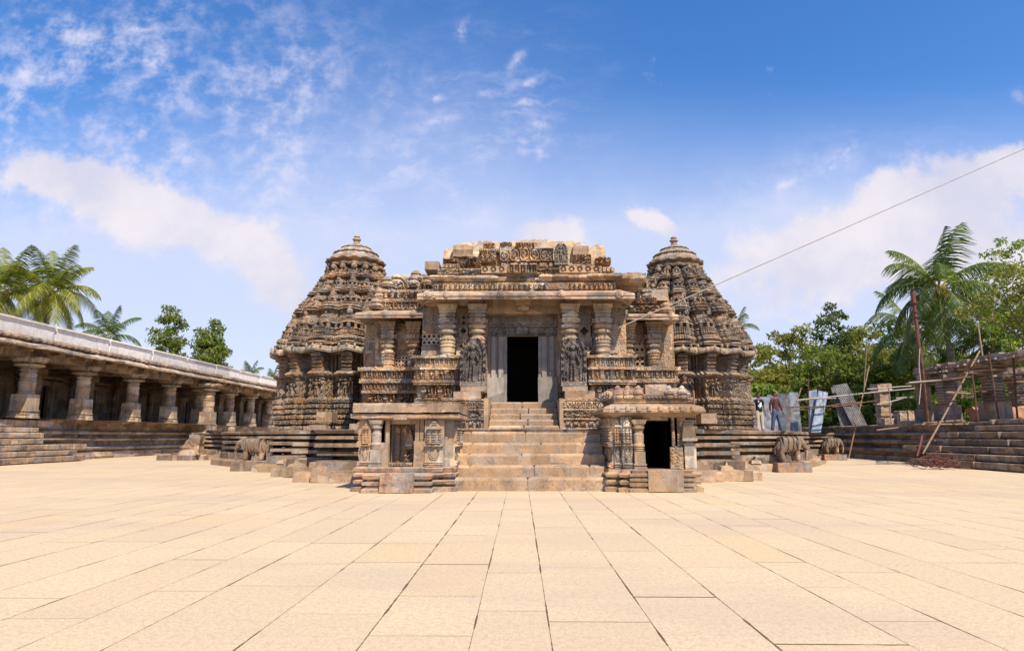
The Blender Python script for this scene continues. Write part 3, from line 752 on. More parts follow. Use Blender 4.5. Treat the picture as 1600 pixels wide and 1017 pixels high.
for (pa, pb, ya, yb, Y, nx, nz, dia) in [(715, 729, 492, 508, 15.62, 1, 2, True), (715, 729, 508, 526, 15.6, 1, 1, True), (711, 728, 536, 556, 15.6, 1, 2, True),
        (906, 926, 508, 527, 15.62, 1, 1, True), (914, 930, 541, 556, 15.6, 2, 2, False), (956, 967, 521, 540, 15.7, 1, 1, True),
        (656, 686, 520, 540, 15.75, 4, 2, False), (613, 634, 556, 572, 17.2, 4, 3, False), (996, 1012, 537, 556, 17.15, 2, 1, False), (996, 1012, 556, 573, 17.15, 2, 2, False)]:
    lb = lattice(X(pa, Y), X(pb, Y), Zp(yb, Y), Zp(ya, Y), Y, nx, nz, dia=dia)
    lb.build('lattice_screen', M['pillar'] if Y < 17 else M['temple'], temple)
# walls between the pillars (set back) with gaps behind the screens
def wall_with_gaps(x0, x1, z0, z1, y, gaps, mat, th=.25):
    b = MB()
    gaps = sorted(gaps); cur = x0
    for (a, c, g0, g1) in gaps:
        if a > cur: b.box(cur, a, y, y + th, z0, z1)
        b.box(a, c, y, y + th, z0, g0); b.box(a, c, y, y + th, g1, z1); cur = c
    b.box(cur, x1, y, y + th, z0, z1)
    return b.build('screen_wall', mat, temple)
g = lambda pa, pb, ya, yb, Y: (X(pa, Y), X(pb, Y), Zp(yb, Y), Zp(ya, Y))
wall_with_gaps(-2.42, X(760, 15.66), 2.0, 4.12, 15.66, [g(656, 686, 520, 540, 15.66), g(715, 729, 493, 556, 15.66)], M['temple'])
wall_with_gaps(X(874, 15.66), 2.62, 2.0, 4.12, 15.66, [g(907, 929, 509, 556, 15.66)], M['temple'])
b = MB(True)   # horizontal stone rails between stacked screens
for (pa, pb, ya, yb, Y) in [(710, 731, 526, 536, 15.56), (905, 928, 527, 541, 15.56), (996, 1012, 553, 557, 17.1), (655, 690, 541, 556, 15.6), (955, 970, 541, 552, 15.6)]:
    b.rough(X(pa, Y), X(pb, Y), Y, Y + .12, Zp(yb, Y), Zp(ya, Y), .006, .05, pa)
b.build('screen_rail', M['temple'], temple)
wall_with_gaps(-3.95, -2.5, 2.6, 4.0, 17.28, [g(613, 634, 556, 572, 17.28)], M['temple'])
wall_with_gaps(2.65, 3.9, 2.6, 4.0, 17.24, [g(996, 1012, 537, 573, 17.24)], M['temple'])

# ---- entrance: dark passage, jambs, lintel
dx0, dx1, dz0, dz1 = X(792, 16), X(842, 16), 1.775, Zp(526, 16)
b = MB()
for q in range(3):
    pass
b.add([(dx0, 16, dz0), (dx0, 17.55, dz0), (dx0, 17.55, dz1), (dx0, 16, dz1), (dx1, 16, dz0), (dx1, 17.55, dz0), (dx1, 17.55, dz1), (dx1, 16, dz1)],
      [(0, 1, 2, 3), (4, 7, 6, 5), (0, 4, 5, 1), (3, 2, 6, 7), (1, 5, 6, 2)])
pi_, nti, bsi = newmat('shade_black_passage'); bsi.inputs['Base Color'].default_value = (.012, .01, .008, 1); bsi.inputs['Roughness'].default_value = 1  # near-black base colour paints in the shade of the interior
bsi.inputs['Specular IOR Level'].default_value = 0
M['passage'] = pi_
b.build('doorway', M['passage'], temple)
jx0, jx1 = X(762, 16), X(872, 16)
zk = Zp(590, 16)
b = MB()
for (a, c) in ((jx0, dx0), (dx1, jx1)):
    w = (c - a); n = 5; b.mark()
    ds = [.03, .09, .02, .10, .05]
    if a > 0: ds = ds[::-1]
    for i in range(n):
        ww = [.18, .22, .16, .26, .18]
        if a > 0: ww = ww[::-1]
        x0 = a + w * sum(ww[:i]); x1 = a + w * sum(ww[:i + 1])
        if ds[i] > .08: b.lathe((x0 + x1) / 2, 16.0, [(zk, (x1 - x0) / 2 * 1.05), (dz1, (x1 - x0) / 2 * 1.05)], 12)
        b.box(x0, x1, 16 - ds[i] + .02, 16.3, zk, dz1)
    b.rough(a - .01, c, 15.86, 16.3, dz0, zk, .006, .08, 3)
b.build('door_jamb', M['jamb'], temple)
b = MB()
b.box(jx0, jx1, 15.95, 16.3, dz1, Zp(492, 16))
b.panel((jx0, 15.95), (jx1, 15.95), dz1 + .01, Zp(505, 16), lambda Sg, V: np.maximum(pt_col(.3, .07)(Sg, V) * (V < .6), .09 * (np.abs(V - .72) < .06)) + .05 * (V > .8) * (np.sin(Sg * 30) > 0), .012)
b.box((dx0 + dx1) / 2 - .14, (dx0 + dx1) / 2 + .12, 15.82, 15.96, dz1 + .04, dz1 + .22)
for i in range(9):
    xx = jx0 + .12 + (jx1 - jx0 - .24) * i / 8
    if i in (1, 7): continue
    b.lathe(xx, 15.90, [(Zp(500, 16) - .035, .01), (Zp(500, 16) - .02, .035), (Zp(500, 16) + .02, .035), (Zp(500, 16) + .035, .01)], 8)
b.box(jx0 - .02, jx1 + .02, 15.88, 16.3, Zp(494, 16), Zp(491, 16)); b.box(jx0 - .02, jx1 + .02, 15.9, 16.3, Zp(507, 16), Zp(504.5, 16))
b.build('door_lintel', M['lintel'], temple)
b = MB(True)
b.box(-1.5, dx0 - .3, 16.02, 16.35, 1.08, dz0); b.box(jx0 - .7, jx0, 15.9, 16.3, 1.8, 4.4); b.box(jx1, jx1 + .8, 15.9, 16.3, 1.8, 4.4)
b.rough(jx0 - .1, jx1 + .1, 15.75, 15.96, dz0 - .13, dz0 - .002, .008, .08, 8)
b.build('door_surround', M['temple'], temple)
# architrave + central bracket
b = MB(True)
b.rough(-2.3, -1.5, 15.3, 15.85, 4.1, 4.32, .006, .15, 1)
b.rough(-1.5, -.9, 15.32, 15.85, 4.1, 4.32, .006, .15, 2)
for x0, x1 in ((-.9, .12), (.12, 1.1)): b.rough(x0 + .004, x1 - .004, 15.55, 15.88, Zp(491, 15.6), 4.32, .005, .15, x0 + 5)
b.rough(1.1, 1.8, 15.32, 15.85, 4.1, 4.32, .006, .15, 3); b.rough(1.8, 2.5, 15.3, 15.85, 4.1, 4.32, .006, .15, 4)
b.build('architrave', M['dress'], temple)
b = MB()
for zz, w in [(3.98, .13), (4.1, .18), (4.2, .22)]: b.box(TC - .04 - w, TC - .04 + w, 15.30, 15.56, zz, zz + .098)
b.box(TC - .09, TC + .01, 15.28, 15.31, 4.02, 4.1)
b.build('bracket', M['dress'], temple)

# ---- main eave (sloping slab with turned lip), bay eaves
def eave(poly, z, out, mat, name='eave', bumps=(), seed=0, slope=.28, sub=.5, jit=.012):
    b = MB()
    np.random.seed(seed)
    b.loft(poly, [(z + .2, -.3), (z + .14, .0), (z - .02, out - .04), (z - .035, out), (z + .02, out + .015), (z + .03, out - .01), (z + .05, out + .02), (z + .11, out), (z + slope, .05), (z + slope + .02, -.2)], sub=.95, jit=jit * .5, blocky=.022)
    e = b.build(name, mat, temple)
    b = MB()
    for (x, y, w) in bumps:
        b.mark()
        b.lathe(x, y, [(z + .02, w * .5), (z + .04, w * .85), (z + .12, w * .85), (z + .16, w * .5), (z + .18, w * .15)], 8, sy=.25)
        b.lathe(x, y - w * .15, [(z + .04, w * .3), (z + .08, w * .5), (z + .12, w * .3)], 6, sy=.5)
    if bumps: b.build('eave_rosette', mat, e)
    return e
eave([(-1.98, 15.28), (2.25, 15.28), (2.25, 16.6), (-1.98, 16.6)], 4.18, .46, M['pink'], bumps=[(x, 14.79, .11) for x in (-2.2, -.45, .28, .98, 2.35)] + [(-1.75, 14.79, .07)], seed=3)
eave([(-3.9, 16.9), (-2.5, 16.9), (-2.5, 18), (-3.9, 18)], 4.04, .42, M['pink'], bumps=[(-3.55, 16.45, .11), (-2.8, 16.45, .11)], seed=5, slope=.24)
eave([(2.62, 16.9), (3.72, 16.9), (3.72, 18), (2.62, 18)], 3.98, .42, M['white'] if 0 else M['pink'], bumps=[(2.6, 16.45, .11), (3.4, 16.45, .11), (3.95, 16.45, .09)], seed=6, slope=.2)
# stone ribs under the corner slopes
b = MB()
for s in (-1, 1):
    x0 = -1.98 if s < 0 else 2.25
    for k in range(7):
        t = k / 6
        b.tube([(x0 - s * .25 + s * 0, 15.3, 4.3), (x0 + s * (.1 + .34 * t), 15.1 - .4 * (1 - t) + .3 * t, 4.16)], .025, 4)
b.build('eave_ribs', M['dress'], temple)

# ---- roof edge of the porch: bands, plaster mass, carved inserts
b = MB()
poly = [(-1.98, 15.2), (2.2, 15.2), (2.2, 17.5), (-1.98, 17.5)]
b.loft(poly, [(4.3, 0), (4.42, .02), (4.44, .10), (4.46, .1), (4.62, .1), (4.63, .02), (4.66, .0)], sub=.4, jit=.01)
b.panel((-2.1, 15.09), (2.3, 15.09), 4.44, 4.61, lambda Sg, V: pt_fig(.12, .07, 3, False)(Sg, V) * (hsh(np.floor(Sg / .55), 2) > .15), .012)
b.build('roof_frieze', M['temple'], temple)
b = MB(True)
np.random.seed(8)
for x0, x1, z0, z1, y in [(-2.08, -.62, 4.64, 4.80, 15.02), (-.6, .62, 4.63, 4.78, 15.12), (.6, 1.74, 4.65, 4.83, 15.05), (-.95, .25, 4.80, 4.9, 15.2), (1.75, 2.35, 4.66, 4.84, 15.0), (2.3, 2.95, 4.66, 4.86, 15.25)]:
    n = 9; pr = []
    for i in range(n):
        t = i / (n - 1) * math.pi
        pr.append((z0 + (z1 - z0) * i / (n - 1), .02 + .10 * math.sin(t)))
    b.loft([(x0, y + .1), (x1, y + .1), (x1, y + .9), (x0, y + .9)], pr, sub=.42, jit=.008, blocky=.03)
b.build('roof_torus', M['temple'], temple)
b = MB()   # niche bands
b.panel((-2.02, 15.2), (-.95, 15.2), 4.80, 4.98, pt_busy(.09, 15, 1), .012)
b.panel((.35, 15.15), (.95, 15.15), 4.80, 4.96, pt_busy(.1, 18, 4), .012)
b.panel((-.28, 15.08), (.42, 15.08), 4.83, 5.05, pt_col(.14, .1, 2), .012)
b.panel((1.9, 15.1), (2.3, 15.1), 4.86, 5.0, pt_dent(.1, .07), .014)
b.box(-2.0, 2.2, 15.2, 15.9, 4.62, 5.0)
b.build('roof_band', M['temple'], temple)
b = MB()
def arches(Sg, V):
    c = np.floor(Sg / .2); u = (Sg / .2 - c) * 2 - 1
    r = np.hypot(u / .7, (V - .55) / .36)
    return .06 - .05 * (r < 1) + .05 * (r < .5)
b.panel((-.95, 15.14), (-.3, 15.14), 4.84, 5.03, arches, .012); b.panel((.95, 15.14), (2.0, 15.14), 4.84, 5.03, arches, .012)
# main plaster mass, uneven outline
def mass(poly, z0, top, mat, name, seed=0, par=None, res=.07, j=.03):
    bb = MB()
    (x0, x1, y0, y1) = poly
    xs = np.arange(x0, x1 + .001, res); zs_ = np.linspace(0, 1, 16)
    tp = np.array([top(x) for x in xs])
    Xg, Zg = np.meshgrid(xs, zs_, indexing='ij'); Zr = z0 + (tp[:, None] - z0) * Zg
    ends = np.minimum(Xg - x0, x1 - Xg)
    Yg = y0 + .10 * Zg + (vnoise(Xg * 5, Zr * 6, seed) - .5) * j * 2.4 + (vnoise(Xg * 17, Zr * 17, seed) - .5) * j
    F = np.stack([Xg, Yg, Zr], -1)
    Bk = F.copy(); Bk[..., 1] = y1
    bb.grid(F); bb.grid(Bk, flip=True)
    T = np.stack([F[:, -1], Bk[:, -1]], 1); bb.grid(T)
    bb.grid(np.stack([F[0], Bk[0]], 1), flip=True); bb.grid(np.stack([F[-1], Bk[-1]], 1))
    return bb.build(name, mat, par or temple)
tx = [-2.05, -1.98, -1.85, -1.60, -1.45, -.9, -.3, .3, .9, 1.4, 1.75, 2.24, 2.26]
tz = [5.25, 5.62, 5.74, 5.76, 5.86, 5.90, 5.86, 5.93, 5.92, 5.86, 5.80, 5.77, 5.60]
b.build('niche_band', M['base'], temple)
mass((-1.95, 2.24, 15.75, 17.2), 4.9, lambda x: float(np.interp(x, tx, tz)) + .05 * float(vnoise(np.array(x * 7.), 0, 3) - .5), M['plaster'], 'plaster_parapet', 4)
ins = MB()
Yi = 15.72
def ip(pa, pb, ya, yb, fn, Y=Yi, dep=.0, res=.011):
    x0, x1, z0, z1 = X(pa, Y), X(pb, Y), Zp(yb, Y), Zp(ya, Y)
    ins.mark(); ins.box(x0, x1, Y, Y + .3, z0, z1)
    ins.panel((x0, Y), (x1, Y), z0, z1, fn, res)
ip(780, 868, 384, 410, pt_wave(.10, .25), 15.62)
ip(750, 774, 394, 410, pt_fig(.30, .09, 5), 15.6)
ip(746, 779, 388, 393, pt_dent(.06, .05), 15.56)
ip(753, 772, 380, 388, pt_busy(.07, 20, 3), 15.6)
ip(903, 930, 400, 413, pt_busy(.12, 12, 8), 15.6); ip(919, 930, 398, 413, pt_fig(.18, .1, 3), 15.56)
ip(937, 962, 403, 413, pt_busy(.12, 14, 6), 15.45); ip(930, 965, 420, 428, pt_dent(.09, .08), 15.3)
ip(687, 712, 404, 412, pt_busy(.12, 14, 2), 15.4); ip(686, 714, 412, 419, pt_dent(.09, .06), 15.3)
ip(727, 743, 402, 418, pt_busy(.13, 15, 9), 15.5)
ip(782, 868, 411, 418, pt_dent(.24, .06, .75), 15.6)
ip(806, 842, 379, 386, pt_fig(.13, .09, 9), 15.6); ip(715, 750, 408, 418, pt_col(.16, .09, 17), 15.6)
ip(890, 940, 413, 418, pt_dent(.12, .06, .7), 15.5)
ip(780, 800, 379, 386, pt_busy(.10, 9, 9), 15.66); ip(815, 834, 379, 386, pt_busy(.10, 11, 9), 15.66)
ins.build('carved_insert', M['frieze'], temple)
b = MB(True)
b.rough(X(703, 15.65), X(734, 15.65), 15.6, 16.4, Zp(401, 15.65), Zp(383, 15.65), .03, .07, 3)
b.rough(X(837, 15.6), X(869, 15.6), 15.55, 16.4, Zp(389, 15.6), Zp(380, 15.6), .02, .07, 4)
b.rough(X(900, 15.6), X(926, 15.6), 15.68, 16.4, Zp(396, 15.6), Zp(383, 15.6), .02, .07, 6)
b.rough(X(659, 16), X(682, 16), 15.8, 16.6, Zp(424, 16), Zp(411, 16), .008, .1, 7)
b.build('roof_boulder', M['dress'], temple)

def stele(name, x0, x1, z0, z1, y, mat, parent, seed, big=True, th=.1):
    """arched slab with a standing figure"""
    b = MB()
    nv, nu = 90, 60
    V, U = np.meshgrid(np.linspace(0, 1, nv), np.linspace(-1, 1, nu), indexing='ij')
    w = np.where(V < .62, 1.0, np.sqrt(np.maximum(0.0, 1 - ((V - .62) / .385) ** 2)) ** .8)
    w = np.maximum(w, .02)
    hw = (x1 - x0) / 2
    Xg = (x0 + x1) / 2 + U * w * hw; Zg = z0 + (z1 - z0) * V
    uu = U * w
    h = figure(uu * 1.15, np.clip(V * 1.08 - .05, 0, 1), seed, False) * 1.0
    rim = (np.abs(U) > .76) & (V > .32)
    rr = np.hypot(uu, (V - .62) / .385)
    h = np.maximum(h, rim * (.55 + .25 * np.sin(np.arctan2(V - .5, uu) * 40)))
    h = np.maximum(h, ((rr > .50) & (rr < .66) & (V > .62)) * (.45 + .2 * np.sin(np.arctan2(V - .5, uu) * 30)))
    for s in (-1, 1):
        h = np.maximum(h, .8 * figure((uu - s * .72) / .24, np.clip(V / .3, 0, 1), seed + s, False) * (V < .3))
    h = np.maximum(h, .6 * (V < .03)) + (vnoise(Xg * 45, Zg * 45, seed) - .5) * .25
    rimz = (np.abs(U) > .995) | (V < .005) | (V > .995)
    Yg = y - np.where(rimz, 0, .035 + h * (.10 if big else .05))
    b.grid(np.stack([Xg, Yg, Zg], -1).transpose(1, 0, 2))
    Yb = y + th + 0 * Yg
    b.grid(np.stack([Xg, Yb, Zg], -1).transpose(1, 0, 2), flip=True)
    ring = lambda G: np.concatenate([G[:, 0], G[-1, 1:], G[::-1, -1][1:]])
    A = np.stack([Xg, Yg, Zg], -1); B = np.stack([Xg, Yb, Zg], -1)
    b.grid(np.stack([ring(A), ring(B)], 1))
    return b.build(name, mat, parent)
stele('roof_stele', X(869, 15.6), X(891, 15.6), Zp(417, 15.6), Zp(384, 15.6), 15.48, M['stele'], temple, 4, False)

# ---- two guardian steles standing free on the ledges
for px0, px1, lab, sd in [(717, 759, 'dark arched stele of a standing deity left of the temple doorway', 3), (877, 919, 'dark arched stele of a standing deity right of the temple doorway', 17)]:
    x0, x1 = X(px0, 14.8), X(px1, 14.8)
    e = empty('deity_stele', ((x0 + x1) / 2, 14.9, 1.965), label=lab, cat='statue', group='deity steles flanking the doorway')
    stele('carved_slab', x0, x1, 2.07, 3.21, 14.82, M['stele'], e, sd)
    b = MB(); b.rough(x0 + .04, x1 - .0, 14.66, 14.98, 1.97, 2.07, .006, .05, sd); b.build('pedestal', M['dress'], e)

# ---- upper roofs of the two bays
def bay_roof(x0, x1, left, seed):
    b = MB()
    y = 17.0
    b.loft([(x0, y), (x1, y), (x1, 19.5), (x0, 19.5)], [(4.2, .05), (4.3, .05), (4.32, -.02), (4.52, -.04), (4.53, .08), (4.62, .1), (4.64, .0), (4.8, -.05), (4.81, .05), (4.88, .05), (4.9, -.1), (5.1, -.15)], sub=.3, jit=.012)
    b.panel((x0, y - .0), (x1, y - .0), 4.32, 4.53, pt_fig(.22, .10, seed), .016)
    b.panel((x0 + .05, y + .02), (x1, y + .02), 4.64, 4.80, pt_dent(.18, .09), .016)
    b.panel((x0 + .15, y + .1), (x1, y + .1), 4.88, 5.10, pt_niche(.28, .14, seed), .016)
    b.build('bay_roof', M['temple'], temple)
bay_roof(-3.75, -2.0, True, 3); bay_roof(2.2, 3.6, False, 8)
mass((-3.62, -2.0, 17.25, 18.8), 5.0, lambda x: float(np.interp(x, [-3.65, -3.5, -3.2, -2.0], [5.12, 5.32, 5.40, 5.42])), M['plaster'], 'bay_parapet', 7, j=.04)
mass((2.2, 3.35, 16.9, 18.6), 4.85, lambda x: float(np.interp(x, [2.2, 3.1, 3.2, 3.4], [5.36, 5.34, 5.26, 5.0])), M['plaster'], 'bay_parapet', 9, j=.03)
ins = MB()
for pa, pb, ya, yb, fn, Y in [(612, 628, 436, 452, pt_fig(.27, .1, 3), 17.18), (600, 622, 440, 456, pt_busy(.16, 10, 2), 17.1), (630, 645, 440, 452, pt_busy(.15, 10, 6), 17.15), (655, 673, 436, 455, pt_fig(.3, .1, 8), 17.15),
                              (592, 672, 455, 462, pt_busy(.12, 13, 3), 17.0), (940, 975, 443, 453, pt_busy(.14, 13, 3), 16.8), (958, 985, 440, 454, pt_busy(.14, 11, 3), 16.85),
                              (1006, 1030, 450, 464, pt_busy(.15, 12, 5), 17.1), (1000, 1034, 466, 476, pt_busy(.14, 14, 4), 16.95), (990, 1038, 478, 489, pt_busy(.12, 15, 4), 16.9)]:
    ip(pa, pb, ya, yb, fn, Y, res=.014)
ins.build('carved_insert', M['temple'], temple)
b = MB(True)
b.rough(X(940, 16.6), X(1018, 16.6), 16.5, 17.6, Zp(441, 16.6), Zp(428, 16.6), .03, .1, 4)
b.rough(X(1026, 16.9), X(1053, 16.9), 16.9, 17.9, Zp(470, 16.9), Zp(453, 16.9), .02, .1, 9)
b.build('roof_slab', M['reddish'], temple)
b = MB()
random.seed(6)
for px, py, Y in [(606, 434, 17.1), (620, 431, 17.2), (646, 432, 17.2), (668, 431, 17.1), (593, 452, 17.0), (588, 468, 16.9), (1012, 452, 17), (1040, 474, 17), (650, 424, 17.3)]:
    x, _, z = at(px, py, Y); s_ = .8 + random.random() * .4; b.mark()
    b.lathe(x, Y, [(z - .28, .16 * s_), (z - .2, .2 * s_), (z - .12, .13 * s_), (z - .08, .16 * s_), (z, .1 * s_), (z + .04, .03)], 9)
b.build('roof_knob', M['temple'], temple)
# low hall link between bays and towers
b = MB(True)
for s in (-1, 1):
    x0, x1 = (-4.6, -4.0) if s < 0 else (4.0, 4.5)
    b.rough(x0, x1, 18.6, 21, 1.06, 4.9, .02, .2, s + 3)
b.build('link_wall', M['temple'], temple)
# water spouts sticking out of the tower bases
for px, py, Y, s in [(508, 652, 19.2, 1), (1110, 654, 19.3, -1)]:
    x, _, z = at(px, py, Y); b = MB()
    b.box(x - .27, x + .2, Y, Y + .6, z - .14, z + .16); b.box(x - .1 - .07 * s, x + .0 - .07 * s, Y - .004, Y + .02, z - .02, z + .1)
    if s > 0:
        for k in range(3): b.box(x - .12 + k * .1 + .02, x - .06 + k * .1 + .02, Y - .03, Y, z - .14, z + .16)
    b.build('water_spout', M['dress'], temple)
# ------------------------------------------------------------------ the two small shrines beside the stair
def lath_col(b, cx, cy, z0, z1, w):
    h = z1 - z0; q = w / 2; zz = lambda t: z0 + h * t
    b.sq(cx, cy, [(zz(0), q * 1.12), (zz(.05), q * 1.15), (zz(.055), q * .95), (zz(.075), q * .95), (zz(.08), q * 1.12), (zz(.11), q * 1.1), (zz(.115), q * .94), (zz(.36), q * .92)])
    b.lathe(cx, cy, [(zz(.36), q * .85), (zz(.38), q * 1.0), (zz(.40), q * .8), (zz(.42), q * 1.02), (zz(.44), q * .82), (zz(.46), q * 1.05), (zz(.5), q * 1.0), (zz(.52), q * .85), (zz(.54), q * .88), (zz(.6), q * .92), (zz(.7), q * .93),
                     (zz(.74), q * .7), (zz(.78), q * .72), (zz(.80), q * .6), (zz(.82), q * 1.05), (zz(.86), q * 1.12), (zz(.88), q * .8)], 16)
    b.sq(cx, cy, [(zz(.88), q * .8), (zz(.92), q * 1.1), (zz(1), q * 1.3)])
def pil_panel(Sg, V):
    """pilaster: foot, blank block, ribbed little tower on top"""
    L = Sg.max(); u = Sg / L * 2 - 1
    h = np.where(V < .12, .05 + .03 * (np.sin(V * 160) > 0), 0)
    r = np.hypot(u / .55, (V - .28) / .14)
    h = np.where((V >= .12) & (V < .42), .02 + .02 * (r < 1) - .015 * (np.abs(r - .8) < .1), h)
    wd = np.interp(V, [.42, .46, .5, .56, .8, .9, 1.0], [.95, .95, .7, .85, .8, .45, .2])
    tw = (np.abs(u) < wd)
    ribs = (np.sin(V * 120) > -.2) * ((np.abs(u) < .22) | (np.abs(np.abs(u) - .6) < .16))
    h = np.where((V >= .42), tw * (.035 + .03 * ribs + .04 * ((np.abs(V - .5) < .015) | (np.abs(V - .45) < .015) | (np.abs(V - .82) < .02))), h)
    return h

def small_shrine(left):
    Yf = 11.62
    if left:
        x0, x1 = X(566, Yf), X(706, Yf); ex = .0
        e = empty('small_shrine', ((x0 + x1) / 2, 12.3, 0), label='flat-roofed small stone shrine with an empty niche left of the front stair', cat='shrine')
        zb, zt, zr0, zr1 = .42, 1.24, 1.37, 1.53
        dx0_, dx1_ = X(608, Yf), X(648, Yf); dz = 1.17; mat = M['pillar']
    else:
        x0, x1 = X(963, Yf), X(1081, Yf); ex = .12
        e = empty('small_shrine', ((x0 + x1) / 2, 12.3, 0), label='small stone shrine with a black doorway and carved parapet right of the front stair', cat='shrine')
        zb, zt, zr0, zr1 = .38, 1.30, 1.42, 1.5
        dx0_, dx1_ = X(1007, Yf), X(1047, Yf); dz = 1.23; mat = M['pillar']
    yb = 13.35
    # moulded base with stepped plan and projecting threshold block
    b = MB()
    pl = [(x0 - .06 - ex, yb), (x0 - .06 - ex, Yf - .1), (x0 + .16 - ex, Yf - .1), (x0 + .16 - ex, Yf - .2), (x1 - .16, Yf - .2), (x1 - .16, Yf - .1), (x1 + .06, Yf - .1), (x1 + .06, yb)][::1]
    pr = [(0, .06), (.07, .07), (.08, .0), (.10, -.05), (.12, -.05), (.13, .03), (.18, .05), (.2, .01), (.21, -.05), (.24, -.05), (.25, .03), (.30, .05), (.33, .0)]
    if left: pr += [(.34, .02), (.40, .04), (zb, .0)]
    else: pr += [(.335, -.01), (zb, -.02)]
    b.loft(pl, pr, sub=.25, jit=.008)
    b.build('moulded_base', M['reddish'] if left else M['base'], e)
    b = MB()
    if left:
        fx0, fx1, fy = X(573, 11.2), X(673, 11.2), 11.12
        b.loft([(fx0, Yf - .1), (fx0, fy + .06), (fx1, fy + .06), (fx1, Yf - .1)], [(0, .05), (.06, .06), (.08, .0), (.12, -.03), (.13, .04), (.18, .05), (.19, -.03), (.22, -.03), (.23, .03), (.29, .05), (.33, .0)], sub=.2, jit=.006)
        b.rough(X(596, 11.1), X(648, 11.1), fy - .05, Yf, .01, .33, .008, .05, 4)
        b.build('threshold_block', M['reddish'], e)
    else:
        b.rough(X(1009, 11.4), X(1063, 11.4), Yf - .32, Yf - .1, .01, .37, .008, .05, 9)
        for (pa, pb) in ((985, 1009), (1063, 1081)):
            xa, xb = X(pa, 11.35), X(pb, 11.35)
            b.loft([(xa, Yf), (xa, Yf - .26), (xb, Yf - .26), (xb, Yf)], [(0, .04), (.05, .05), (.06, 0), (.09, -.02), (.10, .03), (.15, .04), (.16, -.02), (.18, -.02), (.19, .03), (.23, .04), (.24, -.02), (.26, -.02), (.27, .03), (.31, .04), (.32, -.02), (.37, .0)], sub=.2, jit=.005)
        b.build('threshold_block', M['base'], e)
    # walls round a hollow cell
    b = MB()
    ym = Yf + .22
    if left:
        yback = Yf + .46
        b.box(x0 + .12, dx0_, ym - .12, yb, zb, zr0 - .08); b.box(dx1_, x1 - .08, ym - .12, yb, zb, zr0 - .08); b.box(dx0_, dx1_, ym - .1, yback, dz, zr0 - .08); b.box(dx0_, dx1_, yback, yb, zb, zr0 - .08)
    else:
        b.box(x0 + .1, dx0_, ym - .12, yb, zb, zr0); b.box(dx1_, x1 - .08, ym - .12, yb, zb, zr0); b.box(dx0_, dx1_, ym - .12, yb, dz, zr0)
        b.box(dx0_, dx1_, yb - .1, yb, zb, dz)
    b.build('wall', M['pillar'] if left else M['temple'], e)
    if not left:
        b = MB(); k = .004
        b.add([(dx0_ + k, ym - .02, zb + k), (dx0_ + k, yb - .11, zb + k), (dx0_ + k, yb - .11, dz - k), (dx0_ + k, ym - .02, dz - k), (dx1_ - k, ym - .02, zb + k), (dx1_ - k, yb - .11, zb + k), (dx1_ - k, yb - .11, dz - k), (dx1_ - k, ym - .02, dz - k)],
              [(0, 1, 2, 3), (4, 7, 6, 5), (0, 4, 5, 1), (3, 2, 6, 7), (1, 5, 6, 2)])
        b.build('doorway', M['passage'], e)  # shade inside the cell comes from the near-black colour
    # pilasters / columns
    if left:
        b = MB(); b.box(x0 - .02, x0 + .16, Yf + .0, Yf + .3, zb, zt)
        b.panel((x0 - .02, Yf), (x0 + .16, Yf), zb, zt, pil_panel, .01); b.panel((x0 - .02, yb), (x0 - .02, Yf), zb, zt, lambda s_, v: pil_panel(s_ % .5, v), .014)
        b.build('pilaster', M['base'], e)
        b = MB(); lath_col(b, X(588, Yf), Yf + .02, zb, zt, .19); b.build('column', mat, e)
        b = MB()
        for xx, w in ((dx0_ - .07, .07), (dx1_, .075), (dx0_ - .16, .06), (dx1_ + .09, .07)): b.mark(); b.box(xx, xx + w, Yf + .04 + (.06 if w < .07 else 0), ym, zb, zt)
        b.mark(); b.rough(dx0_ - .17, dx0_, Yf - .02, Yf + .12, zb, zb + .42, .008, .05, 2); b.mark(); b.rough(dx1_ - .01, dx1_ + .2, Yf - .03, Yf + .12, zb, zb + .44, .008, .05, 5)
        b.build('jamb', M['dress'], e)
        b = MB(); pa, pb = X(664, Yf), X(694, Yf)
        b.box(pa, pb, Yf - .03, Yf + .3, zb, zt); b.panel((pa, Yf - .03), (pb, Yf - .03), zb, zt, pil_panel, .0095)
        b.box(pb, x1 + .02, Yf + .12, Yf + .6, zb, zt); b.panel((pb, Yf + .5), (x1 + .02, Yf + .5), zb, zt, pil_panel, .012)
        b.panel((x1 + .02, Yf + .12), (x1 + .02, yb), zb, zt, lambda s_, v: pil_panel(s_ % .45, v), .014)
        b.build('pilaster', M['pillar'], e)
        b = MB()
        for k in range(2): b.mark(); b.box(dx0_ + .04 + k * .12, dx0_ + .12 + k * .12, yback - .06 - k * .0, yback, zb, dz)
        b.mark(); b.panel((dx0_ + .24, yback - .16), (dx1_ + .0, yback - .16), zb + .04, zb + .30, pt_fig(.3, .12, 6, True), .01)
        b.panel((dx0_ + .22, yback - .16), (dx1_ + .0, yback - .16), zb + .30, zb + .66, lambda s_, v: np.maximum(0, .09 * (np.abs(s_ / s_.max() * 2 - 1) < .9 - .75 * v) + .05 * (v < .2) * (np.sin(v * 100) > 0)), .01)
        b.box(dx0_ + .22, dx1_, yback - .16, yback, zb, dz)
        b.panel((dx0_, Yf + .04), (dx1_, Yf + .04), zb, zb + .07, pt_dent(.05, .03), .01)
        b.build('niche_carving', M['frieze'], e)
    else:
        b = MB(); b.box(x0 - .05, x0 + .18, Yf + .06, Yf + .4, zb, zt)
        pa, pb = X(970, Yf), X(988, Yf)
        b.box(pa, pb, Yf - .02, Yf + .3, zb, zt); b.panel((pa, Yf - .02), (pb, Yf - .02), zb, zt, pil_panel, .0095)
        b.panel((x0 - .05, Yf + .06), (max(pa, x0 + .1), Yf + .06), zb, zt, pil_panel, .011)
